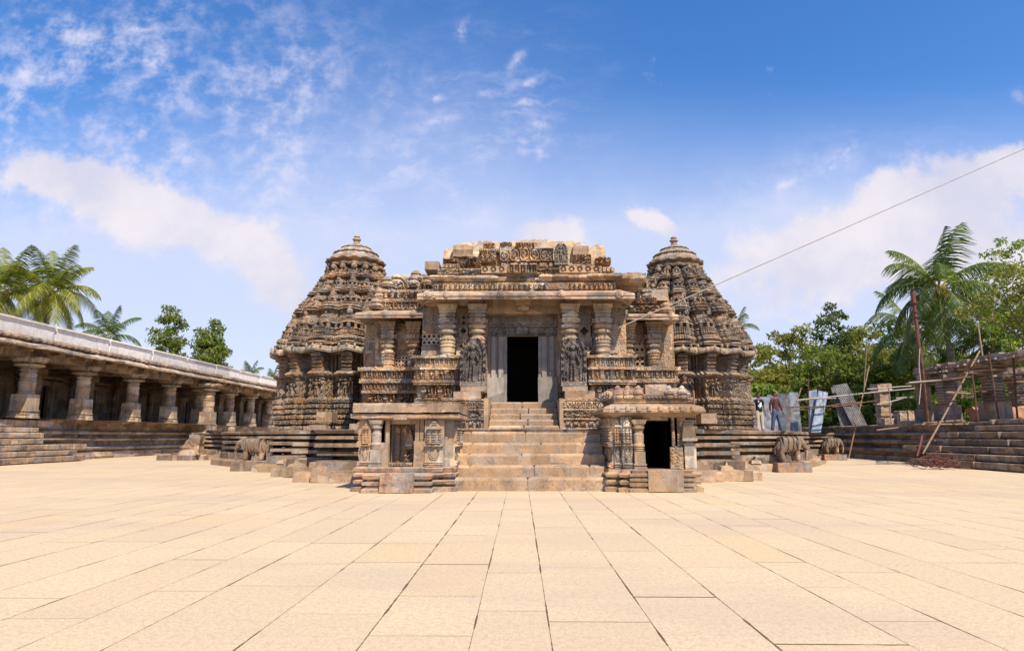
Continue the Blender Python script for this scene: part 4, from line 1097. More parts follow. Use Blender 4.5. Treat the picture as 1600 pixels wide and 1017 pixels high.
        b.panel((x0 - .05, yb), (x0 - .05, Yf + .06), zb, zt, lambda s_, v: pil_panel(s_ % .4, v) * 1.3, .013)
        b.build('pilaster', M['temple'], e)
        b = MB(); lath_col(b, X(997, Yf), Yf - .04, zb, zt - .06, .2); b.build('column', mat, e)
        b = MB()
        for k in range(3): b.mark(); b.box(dx1_ + k * .055, dx1_ + .045 + k * .055, Yf + .1 - .03 * (k % 2), ym, zb + (.4 if k else 0), zt)
        b.mark(); b.rough(dx1_, dx1_ + .22, Yf + .02, Yf + .13, zb, zb + .38, .008, .05, 2)
        b.build('jamb', M['temple'], e)
        b = MB(); pa, pb = X(1069, Yf), X(1085, Yf)
        for k in range(9):
            w = .10 - .006 * k; zz = .93 + k * .035
            b.loft([((pa + pb) / 2 - w, Yf + .2), ((pa + pb) / 2 - w, Yf + .03), ((pa + pb) / 2 + w, Yf + .03), ((pa + pb) / 2 + w, Yf + .2)], [(zz, .02), (zz + .02, .03), (zz + .03, -.01), (zz + .035, -.01)])
        b.rough(pa, pb + .02, Yf, Yf + .25, zb, .78, .007, .05, 3)
        b.loft([(pa + .01, Yf + .2), (pa + .01, Yf + .03), (pb, Yf + .03), (pb, Yf + .2)], [(.78, .0), (.82, .03), (.83, -.02), (.86, -.02), (.87, .05), (.92, .04)])
        b.build('pilaster', M['pillar'], e)
    # roof
    b = MB()
    if left:
        b.loft([(x0 - .05, yb), (x0 - .05, Yf + .02), (x1, Yf + .02), (x1, yb)], [(zt, .0), (zt + .02, .12), (zt + .03, .15), (zt + .10, .15), (zr0, .02)], sub=.4, jit=.01)
        b.build('cornice', M['base'], e)
        b = MB()
        b.rough(X(548, 11.4), X(716, 11.4), Yf - .17, yb + .1, zr0 + .004, zr1, .012, .05, 7)
        b.build('roof_slab', M['dress'], e)
        b = MB(True)
        b.box(dx0_ + .1, dx1_ - .12, Yf - .16, Yf - .1, zt - .0, zt + .07)
        for xx in (dx0_ - .1, dx1_ - .1): b.box(xx, xx + .2, Yf - .1, Yf + .1, zt + .03, zt + .09)
        b.build('broken_lintel', M['dress'], e)
    else:
        b.loft([(x0 - .02, yb), (x0 - .02, Yf + .06), (x1 + .0, Yf + .06), (x1 + .0, yb)], [(zt - .02, .0), (zt + .06, .16), (zt + .07, .22), (zt + .10, .23), (zt + .115, .21), (zt + .13, .22), (zt + .17, .18), (zt + .22, .04), (zt + .23, -.02)], sub=.4, jit=.006)
        for xx in np.linspace(x0 - .0, x1, 8): b.lathe(xx, Yf - .15, [(zt + .08, .03), (zt + .1, .05), (zt + .16, .045), (zt + .19, .01)], 8)
        b.build('cornice', M['white'] if 0 else M['base'], e)
        b = MB()
        zc = zt + .22
        b.loft([(x0 + .02, yb), (x0 + .02, Yf + .08), (x1 - .02, Yf + .08), (x1 - .02, yb)], [(zc, .0), (zc + .04, .05), (zc + .06, .0), (zc + .09, .05), (zc + .10, -.04), (zc + .14, -.04), (zc + .15, .03), (zc + .18, .03), (zc + .19, -.04), (zc + .30, -.06)], sub=.3, jit=.005)
        b.panel((x0 + .02, Yf + .06), (x1 - .02, Yf + .06), zc + .10, zc + .145, pt_dent(.07, .05, .6), .01)
        for xx in (x0 + .06, x0 + .24, x0 + .43, x1 - .36, x1 - .12):
            b.lathe(xx, Yf + .08, [(zc + .10, .08), (zc + .14, .095), (zc + .16, .07), (zc + .19, .10), (zc + .23, .09), (zc + .27, .055), (zc + .29, .06), (zc + .34, .02)], 10)
        b.rough(x0 + .56, x0 + .95, Yf + .06, Yf + .3, zc + .16, zc + .36, .005, .06, 1)
        b.panel((x1 + .0, Yf + .2), (x1 + .0, yb), zc + .1, zc + .3, pt_niche(.2, .08), .015); b.panel((x0 - .02, yb), (x0 - .02, Yf + .2), zc + .1, zc + .3, pt_niche(.2, .08), .015)
        b.build('carved_parapet', M['pink'], e)
    return e
small_shrine(True); small_shrine(False)

# ------------------------------------------------------------------ skinned bodies
def skin(name, joints, edges, mat, parent=None, sub=2, root=0):
    """joints: (x,y,z,rx[,ry]); one continuous surface"""
    me = bpy.data.meshes.new(name)
    me.from_pydata([j[:3] for j in joints], edges, [])
    o = bpy.data.objects.new(name, me); COL.objects.link(o)
    me.materials.append(mat)
    sk = o.modifiers.new('skin', 'SKIN'); sk.use_smooth_shade = True
    if not me.skin_vertices: me.attributes
    for i, j in enumerate(joints):
        d = me.skin_vertices[0].data[i]; d.radius = (j[3], j[4] if len(j) > 4 else j[3]); d.use_root = (i == root)
    ss = o.modifiers.new('sub', 'SUBSURF'); ss.levels = sub; ss.render_levels = sub
    if parent is not None: o.parent = parent
    return o

# ------------------------------------------------------------------ stone elephants
def elephant(px0, px1, py, face, lab, sc, Y=None, slab=True):
    d0 = ray((px0 + px1) / 2, py); k = (0 - H_EYE) / d0[2]; x, y = d0[0] * k, d0[1] * k
    y += .30
    e = empty('elephant_statue', (x, y, 0), label=lab, cat='statue', group='stone elephants around the platform')
    b = MB()
    w = .62 * sc
    b.rough(x - w, x + w, y - .34, y + .34, 0, .26 * sc, .012, .07, px0)
    b.build('pedestal', M['dark'] if face < 0 else M['reddish'], e)
    f = face; s = sc * .92; z0 = .26 * sc
    J = [(-.05 * f, 0, .53, .245), (-.33 * f, 0, .52, .215), (.20 * f, 0, .56, .225), (.42 * f, 0, .62, .17, .17), (.54 * f, 0, .64, .16), (.66 * f, 0, .50, .095), (.71 * f, 0, .34, .065), (.71 * f, 0, .18, .05), (.66 * f, 0, .06, .042)]
    E = [(0, 1), (0, 2), (2, 3), (3, 4), (4, 5), (5, 6), (6, 7), (7, 8)]
    for (bx, pj) in ((-.36, 1), (.24, 2)):
        for sy in (-1, 1):
            i = len(J)
            J += [((bx) * f, sy * .11, .32, .125), ((bx + .02) * f, sy * .14, .16, .10), ((bx + .03) * f, sy * .14, .03, .105)]
            E += [(pj, i), (i, i + 1), (i + 1, i + 2)]
    i = len(J); J += [(-.54 * f, -.02, .48, .03), (-.58 * f, -.03, .25, .02)]; E += [(1, i), (i, i + 1)]
    J = [(x_ * s, y_ * s, z0 + z_ * s, *[r * s for r in rr]) for (x_, y_, z_, *rr) in J]
    bd = skin('body', J, E, M['eleph'], e)
    b = MB()
    for sy in (-1, 1):   # ears
        P = []
        for (ux, uz) in [(.30, .74), (.40, .75), (.42, .60), (.38, .44), (.30, .38), (.24, .46), (.22, .62)]:
            P.append((ux * f * s, sy * (.18 + .05 * (.42 - ux) / .2) * s, z0 + uz * s))
        Q = [(a, b2 + sy * .03 * s, c) for a, b2, c in P]; n = len(P)
        b.add(P + Q, [tuple(range(n)), tuple(range(2 * n - 1, n - 1, -1))] + [(k, (k + 1) % n, n + (k + 1) % n, n + k) for k in range(n)])
    V = b.v; b.v = [v + np.array(e.location) for v in V]
    b.build('ears', M['eleph'], e)
    b = MB()   # necklace, blanket folds and saddle rope
    for cxk, rad, zc, t in ((.27, .262, .53, .026), (.10, .285, .51, .022), (-.12, .287, .50, .022), (-.40, .245, .48, .022)):
        pts = [(x + cxk * f * s + .06 * math.sin(a) * f * s, y + rad * s * math.cos(a), z0 + (zc + rad * math.sin(a)) * s) for a in np.linspace(0, 2 * math.pi, 18)]
        b.tube(pts, t * s, 5)
    for sy in (-1, 1): b.tube([(x + .55 * f * s, y + sy * .09 * s, z0 + .5 * s), (x + .68 * f * s, y + sy * .1 * s, z0 + .42 * s), (x + .76 * f * s, y + sy * .08 * s, z0 + .44 * s)], [.025 * s, .02 * s, .008 * s], 6)
    # lumps of carving under the belly and at the feet
    for k in range(0): b.lathe(x + (-.2 + k * .13) * f * s, y - .1 * s, [(z0, .06 * s), (z0 + .06 * s, .07 * s), (z0 + .13 * s, .03 * s)], 7)
    b.build('harness', M['eleph'], e)
    if slab:
        b = MB(); xx = x - f * .70 * sc
        b.rough(xx - .10, xx + .10, y - .36, y + .34, .0, .92 * sc, .012, .08, 3); b.build('back_slab', M['dark'] if face < 0 else M['reddish'], e)
    return e
elephant(368, 409, 736, -1, 'dark stone elephant facing left before the left edge of the platform', .92).scale = (.88, 1, 1)
elephant(1218, 1266, 738, 1, 'brown stone elephant facing right at the right front corner of the platform', .96, slab=False).scale = (.76, 1, 1)
elephant(1288, 1324, 719, 1, 'smaller worn stone elephant farthest right beside the ruined plinth', .9, slab=False).scale = (.8, 1, 1)
# broken remnant at the far left corner
b = MB(); x, y, _ = at(292, 681, 26.4)[0], 26.4, 0
e = empty('broken_statue', (x, y, 0), label='broken eroded statue stump on a slab near the left colonnade', cat='statue')
b.rough(x - .95, x + .5, y - .4, y + .4, 0, .2, .02, .12, 4); b.build('pedestal', M['dark'], e)
b = MB(); b.lathe(x + .15, y, [(.2, .42), (.3, .38), (.42, .3), (.5, .33), (.62, .2), (.75, .16), (.85, .05)], 9, sx=1.1); b.rough(x + .2, x + .6, y - .2, y + .3, .2, 1.0, .05, .12, 8)
b.build('stump', M['eleph'], e)
b = MB(); x, y = X(362, 24.0), 24.0
e = empty('seated_figure', (x, y, 0), label='weathered upright figure stone just behind the left elephant', cat='statue')
b.rough(x - .5, x + .5, y - .35, y + .35, 0, .22, .02, .12, 14); b.build('pedestal', M['dark'], e)
skin('figure', [(x - x, 0, .5, .25), (0, 0, .9, .22), (0, -.05, 1.15, .14), (.02, -.08, 1.32, .17), (.2, -.2, .35, .14), (-.2, -.2, .35, .14), (.05, 0, .2, .26)], [(0, 1), (1, 2), (2, 3), (0, 4), (0, 5), (0, 6)], M['eleph'], e, 1)

# ------------------------------------------------------------------ loose blocks lying on the platform edge
for i, (pa, pb, ya, yb, Y, lab) in enumerate([(481, 508, 664, 673, 16.4, 'squared loose stone lying on the platform below the left water spout'), (545, 562, 662, 673, 14.9, 'rough loose stone lying on the platform beside the left small shrine'),
        (1222, 1248, 673, 680, 18.3, 'flat dark slab lying on top of the right elephant')]):
    if i == 2: continue
    x0, x1, z0, z1 = X(pa, Y), X(pb, Y), 1.105, Zp(ya, Y)
    b = MB(); b.rough(x0, x1, Y, Y + .3, z0, max(z0 + .12, z1), .012, .06, i)
    tag(b.build('loose_stone', M['dress']), lab, 'stone', 'loose stones on the platform')

# ------------------------------------------------------------------ left pillared gallery
gal = empty('pillared_gallery', (-19, 36, 0), label='long dark pillared stone gallery with a pale coping along the left side', cat='gallery')
GX = -18.25; gy0, gy1 = 12, 66; GZ = 1.62
b = MB()
pl = [(-24, gy0), (GX, gy0), (GX, 27.6), (GX - .25, 27.7), (GX - .25, 36.0), (GX + .5, 36.0), (GX + .5, 38.4), (GX - .25, 38.4), (GX - .25, gy1), (-24, gy1)]
b.loft(pl, [(0, .05), (.10, .05), (.11, -.03), (.28, -.05), (.30, -.15), (.36, -.18), (.38, -.02), (.46, .0), (.50, -.03), (.52, -.3), (.74, -.34), (.76, -.16), (.84, -.14), (.86, -.2), (.88, -.45), (1.02, -.45),
            (1.04, -.24), (1.12, -.22), (1.16, -.26), (1.18, -.34), (1.22, -.5), (1.50, -.5), (1.51, -.38), (1.60, -.38), (GZ, -.42)], sub=1.4, jit=.005, blocky=.03)
b.build('plinth', M['gplinth'], gal)
b = MB(True)
random.seed(2)
# protruding flight of worn blocks at the near left
for r_, (z0, z1, xx, ya, yb) in enumerate([(0, .22, 1.15, 16.8, 25.4), (.22, .42, 1.0, 16.8, 25.2), (.42, .64, .72, 16.8, 26.0), (.64, .86, .45, 16.8, 24.0), (.86, 1.08, .28, 16.8, 24.2), (1.08, 1.27, .12, 16.8, 24.2), (1.27, 1.55, -.1, 16.8, 25.2)]):
    y = ya
    while y < yb:
        L = random.uniform(1.0, 2.3); L = min(L, yb - y + .01); xe = GX + xx + random.uniform(-.06, .05)
        np.random.seed(int(y * 10) + r_); b.loft([(GX - .6, y + .01), (xe, y + .01), (xe, y + L - .01), (GX - .6, y + L - .01)], [(z0 + .004, -.09), (z0 + .035, -.09), (z0 + .04, -.0), (z1 - .02, .005), (z1, -.012)], sub=.25, jit=.009); y += L
b.build('worn_steps', M['gplinth'], gal)
def gpillar(px_, py_, z0=GZ, sc=1.0):
    b = MB()
    q = .285 * sc
    zt = 3.9; h = zt - z0; zz = lambda t: z0 + h * t
    b.sq(px_, py_, [(zz(0), q * 1.25), (zz(.045), q * 1.25), (zz(.05), q * 1.12), (zz(.06), q * 1.12), (zz(.065), q * 1.22), (zz(.085), q * 1.22), (zz(.09), q * 1.08), (zz(.11), q * 1.08), (zz(.115), q * 1.2), (zz(.135), q * 1.2), (zz(.14), q * 1.1), (zz(.40), q * 1.08)])
    for s_ in ((1, 0), (-1, 0), (0, -1), (0, 1)): b.box(px_ + s_[0] * q * 1.22 - .12, px_ + s_[0] * q * 1.22 + .12, py_ + s_[1] * q * 1.22 - .12, py_ + s_[1] * q * 1.22 + .12, zz(0), zz(.08))
    b.lathe(px_, py_, [(zz(.40), q * .95), (zz(.415), q * 1.02), (zz(.43), q * .9), (zz(.445), q * 1.02), (zz(.46), q * .86), (zz(.50), q * .92), (zz(.55), q * .98), (zz(.60), q * 1.02), (zz(.635), q * .92), (zz(.64), q * .86), (zz(.66), q * 1.0), (zz(.68), q * .86),
                       (zz(.70), q * .92), (zz(.74), q * .98), (zz(.77), q * .86), (zz(.785), q * .78), (zz(.80), q * 1.0), (zz(.815), q * 1.04), (zz(.83), q * .84), (zz(.845), q * .84), (zz(.86), q * 1.2), (zz(.875), q * 1.7), (zz(.895), q * 1.75), (zz(.905), q * 1.1)], 24)
    b.sq(px_, py_, [(zz(.905), q * .95), (zz(.95), q * 1.3), (zz(.96), q * 1.35), (zz(1), q * 1.35)])
    for dx, dy in ((1, 0), (-1, 0), (0, 1), (0, -1)):
        b.loft([(px_ + dx * q - .17, py_ + dy * q - .17), (px_ + dx * q + .17, py_ + dy * q - .17), (px_ + dx * q + .17, py_ + dy * q + .17), (px_ + dx * q - .17, py_ + dy * q + .17)], [(zz(.925), -.08), (zz(.95), .03), (zz(.985), .1), (zz(1.02), .1)])
    return b.build('pillar', M['gplinth'] if sc > 1.05 else M['pillar'], gal)
PY = [21.0, 24.4, 27.7, 31.2, 34.6, 38.0, 41.8, 45.2, 48.6, 52.0, 55.4]
for i, y in enumerate(PY): gpillar(-19.0 + .05 * math.sin(i * 2.3), y, GZ, 1 + .035 * math.sin(i * 1.7))
gpillar(-18.1, 37.2, 1.30, 1.1)
# second row and the cell wall with doors
b = MB()
for y in PY: b.box(-21.6, -21.1, y - .3, y + .3, GZ, 3.9); b.box(-21.7, -21.0, y - .45, y + .45, 3.6, 3.9)
for y in np.arange(18, 60, 3.42):
    yy = y + 1.2
    for k in range(5):
        for sg in (-1, 1): b.box(-22.5, -22.25 + .03 * (k % 2), yy + sg * (.62 + k * .16) - .07, yy + sg * (.62 + k * .16) + .07, GZ, 3.3)
    b.box(-22.5, -22.15, yy - 1.4, yy + 1.4, 3.3, 3.5); b.box(-22.5, -22.05, yy - 1.5, yy + 1.5, 3.6, 3.72)
    b.box(-22.7, -22.4, yy + .55, yy + 2.9, GZ, 4.0)
    b.box(-22.7, -22.4, yy - .55, yy + .56, 3.25, 4.0)
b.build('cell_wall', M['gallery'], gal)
b = MB(); b.box(-25, -24.6, gy0, gy1, GZ, 4.0); b.build('cell_back', M['passage'], gal)  # back wall coloured near-black to stand for shade in the cells
b = MB()
b.box(-19.3, -18.72, gy0, gy1, 3.9, 4.28)
for y in np.arange(gy0 + .4, gy1, .85): b.box(-18.72, -18.45, y, y + .4, 4.12, 4.27)
for y in PY: b.box(-24.8, -19.2, y - .25, y + .25, 3.88, 4.24)
b.build('beam', M['gallery'], gal)
b = MB(); b.box(-25, -18.7, gy0, gy1, 4.28, 4.66); b.build('roof', M['gallery'], gal)
# curved stone eave: broad stripes of slabs
P = []
ys_ = np.arange(gy0, gy1, .12)
prof = [(-18.75, 4.26), (-18.3, 4.24), (-18.02, 4.17), (-17.98, 4.20), (-18.0, 4.27), (-18.06, 4.29), (-18.1, 4.28), (-18.16, 4.36), (-18.45, 4.44), (-18.75, 4.46)]
for i, (xx, zz_) in enumerate(prof):
    jj = (vnoise(ys_ * 2.1, ys_ * 0 + i, 5) - .5) * .05 + (hsh(np.floor(ys_ / 1.7), 3) - .5) * .03
    P.append(np.stack([xx + jj, ys_, zz_ + jj * .7], -1))
b = MB(); b.grid(np.stack(P, 0).transpose(1, 0, 2)); b.build('eave', M['pink'], gal)
b = MB(); P = []
for i, (xx, zz_) in enumerate([(-18.7, 4.5), (-18.32, 4.46), (-18.28, 4.52), (-18.3, 4.60), (-18.5, 4.68), (-18.75, 4.74)]):
    wv = .035 * np.sign(np.sin(ys_ * 2 * math.pi / .36)) * (1 if i in (1, 2, 3, 4) else 0)
    P.append(np.stack([xx + wv, ys_, zz_ + wv * .5], -1))
b.grid(np.stack(P, 0).transpose(1, 0, 2)); b.build('ribbed_cornice', M['dark'], gal)
b = MB()
y = gy0 - .6
while y < gy1:
    k = math.sin(y) * .012; b.rough(-18.95, -18.58 + k, y + .02, y + 3.3, 4.66, 5.2 + k, .008, .25, y); b.rough(-18.96, -18.52 + k, y + .0, y + 3.32, 5.2 + k, 5.27 + k, .008, .25, y); b.box(-18.93, -18.6, y - .1, y + .02, 4.66, 5.26); y += 3.42
b.build('coping', M['white'], gal)

# ------------------------------------------------------------------ right ruined gallery
ruin = empty('ruined_gallery', (17, 26, 0), label='roofless ruined stone gallery with dark pillars on a stepped plinth at the right', cat='gallery')
RX = 14.6
b = MB()
b.loft([(RX, 12), (22, 12), (22, 60), (RX, 60)], [(0, .0), (.20, .0), (.22, -.1), (.34, -.12), (.36, .02), (.42, .05), (.48, .02), (.5, -.25), (.66, -.25), (.68, -.08), (.76, -.06), (.82, -.1), (.85, -.3), (.98, -.3), (1.0, -.14), (1.06, -.12), (1.1, -.2),
                                                (1.12, -.32), (1.32, -.32), (1.33, -.22), (1.40, -.22), (1.42, -.3)], sub=1.2, jit=.006, blocky=.04)
b.build('plinth', M['dark'], ruin)
b = MB(True); random.seed(9)
for r_, (z0, z1, xx, ya, yb) in enumerate([(0, .22, 2.25, 17.2, 22.4), (.22, .42, 2.0, 17.2, 21.6), (.42, .64, 1.4, 17, 23.5), (.64, .86, .8, 17, 22.6), (.86, 1.08, .6, 17, 22.4), (1.08, 1.28, .3, 17, 20.8), (1.28, 1.46, .1, 17, 20.2)]):
    y = ya
    while y < yb:
        L = min(random.uniform(.8, 1.5), yb - y + .01)
        xe = RX - xx * .62 + random.uniform(-.06, .05)
        b.loft([(xe, y + .01), (RX + .6, y + .01), (RX + .6, y + L - .01), (xe, y + L - .01)], [(z0 + .004, -.09), (z0 + .035, -.09), (z0 + .04, -.0), (z1 - .02, .005), (z1, -.012)], sub=.25, jit=.009); y += L
b.build('worn_steps', M['dark'], ruin)
def rpillar(x, y, zt, w=.33):
    b = MB(); z0 = 1.4; h = zt - z0; zz = lambda t: z0 + h * t
    b.sq(x, y, [(zz(0), w * 1.15), (zz(.06), w * 1.15), (zz(.07), w), (zz(.36), w * .98)])
    pr = [(zz(.36), w * .9)]
    for k in range(9):
        t = .38 + k * .055; pr += [(zz(t), w * .85), (zz(t + .01), w * .98), (zz(t + .035), w * .98), (zz(t + .045), w * .82)]
    b.lathe(x, y, pr + [(zz(.88), w * .9), (zz(.90), w * 1.35), (zz(.93), w * 1.4), (zz(.94), w * .9)], 18)
    b.sq(x, y, [(zz(.94), w * .9), (zz(1), w * 1.5)])
    return b.build('pillar', M['dark'], ruin)
rpillar(X(1560, 21.4), 21.4, 3.25); rpillar(X(1485, 23.9), 23.9, 3.25, .32); rpillar(X(1450, 25.5), 25.5, 3.1, .28); rpillar(19.5, 25.5, 3.2, .28); rpillar(16.3, 18.6, 3.25)
b = MB(True)
for i, (pa, ya_, yb_, Y0, Y1) in enumerate([(0, 3.36, 3.62, 23.9, 25.1), (0, 3.30, 3.62, 22.6, 23.9), (0, 3.34, 3.66, 21.1, 22.6), (0, 3.3, 3.66, 19.4, 21.1), (0, 3.3, 3.66, 17.5, 19.4)]):
    n = 4
    for k in range(n):
        y0 = Y0 + (Y1 - Y0) * k / n; y1 = Y0 + (Y1 - Y0) * (k + 1) / n
        b.rough(15.75 + random.uniform(-.06, .04), 16.55, y0 + .01, y1 - .01, ya_ + random.uniform(-.02, .03), yb_ + random.uniform(-.07, .03), .03, .12, i * 9 + k)
        b.rough(15.62 + random.uniform(-.05, .04), 16.3, y0 + .04, y1 - .05, ya_ + .1, ya_ + .17, .02, .12, i * 9 + k)
b.rough(15.4, 16.2, 23.5, 24.1, 3.0, 3.3, .05, .15, 77); b.rough(15.5, 16.4, 24.4, 25.2, 3.02, 3.3, .05, .15, 78)
b.build('broken_beam', M['gplinth'], ruin)
b = MB()
b.rough(15.6, 22, 25.2, 25.6, 3.35, 3.6, .03, .2, 5); b.build('cross_beam', M['dark'], ruin)
# lit stub pillar
Y = 30.5; xs_ = X(1388, Y)
b = MB(); b.rough(xs_ - .22, xs_ + .24, Y, Y + .5, 1.4, Zp(612, Y), .03, .12, 2); b.rough(xs_ - .34, xs_ + .34, Y - .1, Y + .6, Zp(612, Y), Zp(600, Y), .03, .12, 3)
b.rough(xs_ - .3, xs_ + .26, Y - .08, Y + .5, 1.9, 2.0, .02, .1, 4); b.rough(xs_ - .28, xs_ + .26, Y - .06, Y + .5, 2.4, 2.52, .02, .1, 5)
b.build('stub_pillar', M['base'], ruin)
b = MB(True); Y = 27; xa = X(1425, Y); b.rough(xa - .4, xa + .35, Y, Y + .5, 1.42, 1.98, .03, .12, 5); b.rough(xa - .9, xa - .5, Y + .3, Y + .8, 1.42, 1.7, .03, .12, 6)
b.build('fallen_block', M['gplinth'], ruin)
b = MB()
b.rough(17.5, 19.4, 23.2, 25.5, 1.42, 1.95, .12, .3, 12); b.build('earth_heap', plain('red_earth', (.42, .22, .12), .95), ruin)
# ------------------------------------------------------------------ vegetation
L_ = {}
L_['tree'] = leafmat('tree_leaves', (.13, .17, .025), (.20, .23, .035), (.09, .125, .022), (.26, .26, .06))
L_['olive'] = leafmat('olive_leaves', (.20, .20, .035), (.27, .25, .045), (.14, .155, .03), (.30, .27, .08))
L_['deep'] = leafmat('deep_green_leaves', (.085, .12, .022), (.14, .165, .03), (.03, .055, .015), (.15, .17, .05))
L_['bright'] = leafmat('bright_leaves', (.15, .22, .03), (.22, .27, .04), (.10, .17, .025), (.45, .42, .08))
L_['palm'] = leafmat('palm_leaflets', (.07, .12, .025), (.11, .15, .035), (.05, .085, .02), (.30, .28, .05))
L_['palmy'] = leafmat('yellowish_palm_leaflets', (.16, .18, .022), (.26, .25, .035), (.10, .14, .02), (.5, .42, .06))  # yellower leaf colour of the two left palms
BARK = plain('bark', (.20, .15, .11), .95, var=.4, scale=5, bump=.5)
PALMBARK = plain('palm_bark', (.22, .17, .13), .95, var=.45, scale=8, bump=.6)
COCO = plain('coconut_husk', (.45, .16, .03), .7, col2=(.28, .17, .04))

def leaves_mesh(C, size, rng, mat, name, parent, up=.35):
    n = len(C)
    d = rng.normal(size=(n, 3)); d[:, 2] = d[:, 2] * .6 + up * rng.random(n); d /= np.linalg.norm(d, axis=1)[:, None]
    t = rng.normal(size=(n, 3)); t -= d * (t * d).sum(1)[:, None]; t /= np.linalg.norm(t, axis=1)[:, None]
    bt = np.cross(d, t)
    s = size * (.6 + .8 * rng.random(n))[:, None]
    V = np.stack([C - t * s, C + bt * s * .38 - t * s * .1, C + t * s, C - bt * s * .38 - t * s * .1], 1).reshape(-1, 3)
    b = MB(); b.addq(V, np.arange(n * 4).reshape(-1, 4)); return b.build(name, mat, parent)

def limbs(b, p, d, L, r, depth, rng, tips, spread=.6):
    pts = [p]; q = np.array(p, float); dd = np.array(d, float)
    for k in range(4):
        dd = dd + rng.normal(size=3) * .16; dd[2] += .04; dd /= np.linalg.norm(dd); q = q + dd * L / 4; pts.append(tuple(q))
    rads = [r * (1 - .12 * k) for k in range(5)]
    b.tube(pts, rads, 6 if depth > 1 else 4)
    if depth == 0: tips.append(q); return
    for k in range(rng.integers(2, 4)):
        nd_ = dd + rng.normal(size=3) * spread; nd_[2] = abs(nd_[2]) * .7 + .1; nd_ /= np.linalg.norm(nd_)
        limbs(b, tuple(q), nd_, L * rng.uniform(.6, .8), r * .5, depth - 1, rng, tips, spread)
    if depth >= 1: tips.append(q)

def tree(x, y, h, w, label, mat, seed, trunk=.3, low=.25, nclump=46, per=230, leaf=.13, z0=0, group=None, cr=.75, zt=1.0, name='leafy_tree'):
    rng = np.random.default_rng(seed)
    e = empty(name, (x, y, z0), label=label, cat='tree', group=group)
    b = MB(); tips = []
    top = h * trunk
    b.tube([(x, y, z0 - .1), (x + .1, y, z0 + top * .5), (x, y, z0 + top)], [.03 * h ** .75, .025 * h ** .75, .02 * h ** .75], 8)
    for k in range(5):
        a = k * 2.4 + seed; limbs(b, (x, y, z0 + top * (.8 + .04 * k)), np.array([math.cos(a) * .6, math.sin(a) * .6, .8]), min(h * .26, w * .62), .02 * h ** .7, 2, rng, tips)
    b.build('trunk', BARK, e)
    Cs = []
    hc = h - h * low
    for k in range(nclump):
        v = rng.normal(size=3); v /= np.linalg.norm(v); rr = rng.uniform(.45, 1.0)
        cz = h * low + hc * (.5 + .5 * v[2] * rr * .92)
        tt = (cz - h * low) / hc
        wd = w * (np.sin(np.clip(tt * .9 + .08, 0, 1) * math.pi) ** .55) * zt
        c = np.array([x + v[0] * rr * wd, y + v[1] * rr * wd, z0 + cz])
        Cs.append((c, rng.uniform(.35, 1.0) * cr))
    for t in tips: Cs.append((t, cr * .6))
    P = []
    for c, r_ in Cs:
        n = int(per * r_ ** 1.5 * rng.uniform(.5, 1.3))
        g_ = rng.normal(size=(n, 3)); g_ /= np.linalg.norm(g_, axis=1)[:, None]
        g_ *= (rng.random(n) ** .45)[:, None] * np.array([1, 1, .62]) * r_
        P.append(c + g_)
    P = np.concatenate(P)
    leaves_mesh(P, leaf, rng, mat, 'crown', e)
    return e

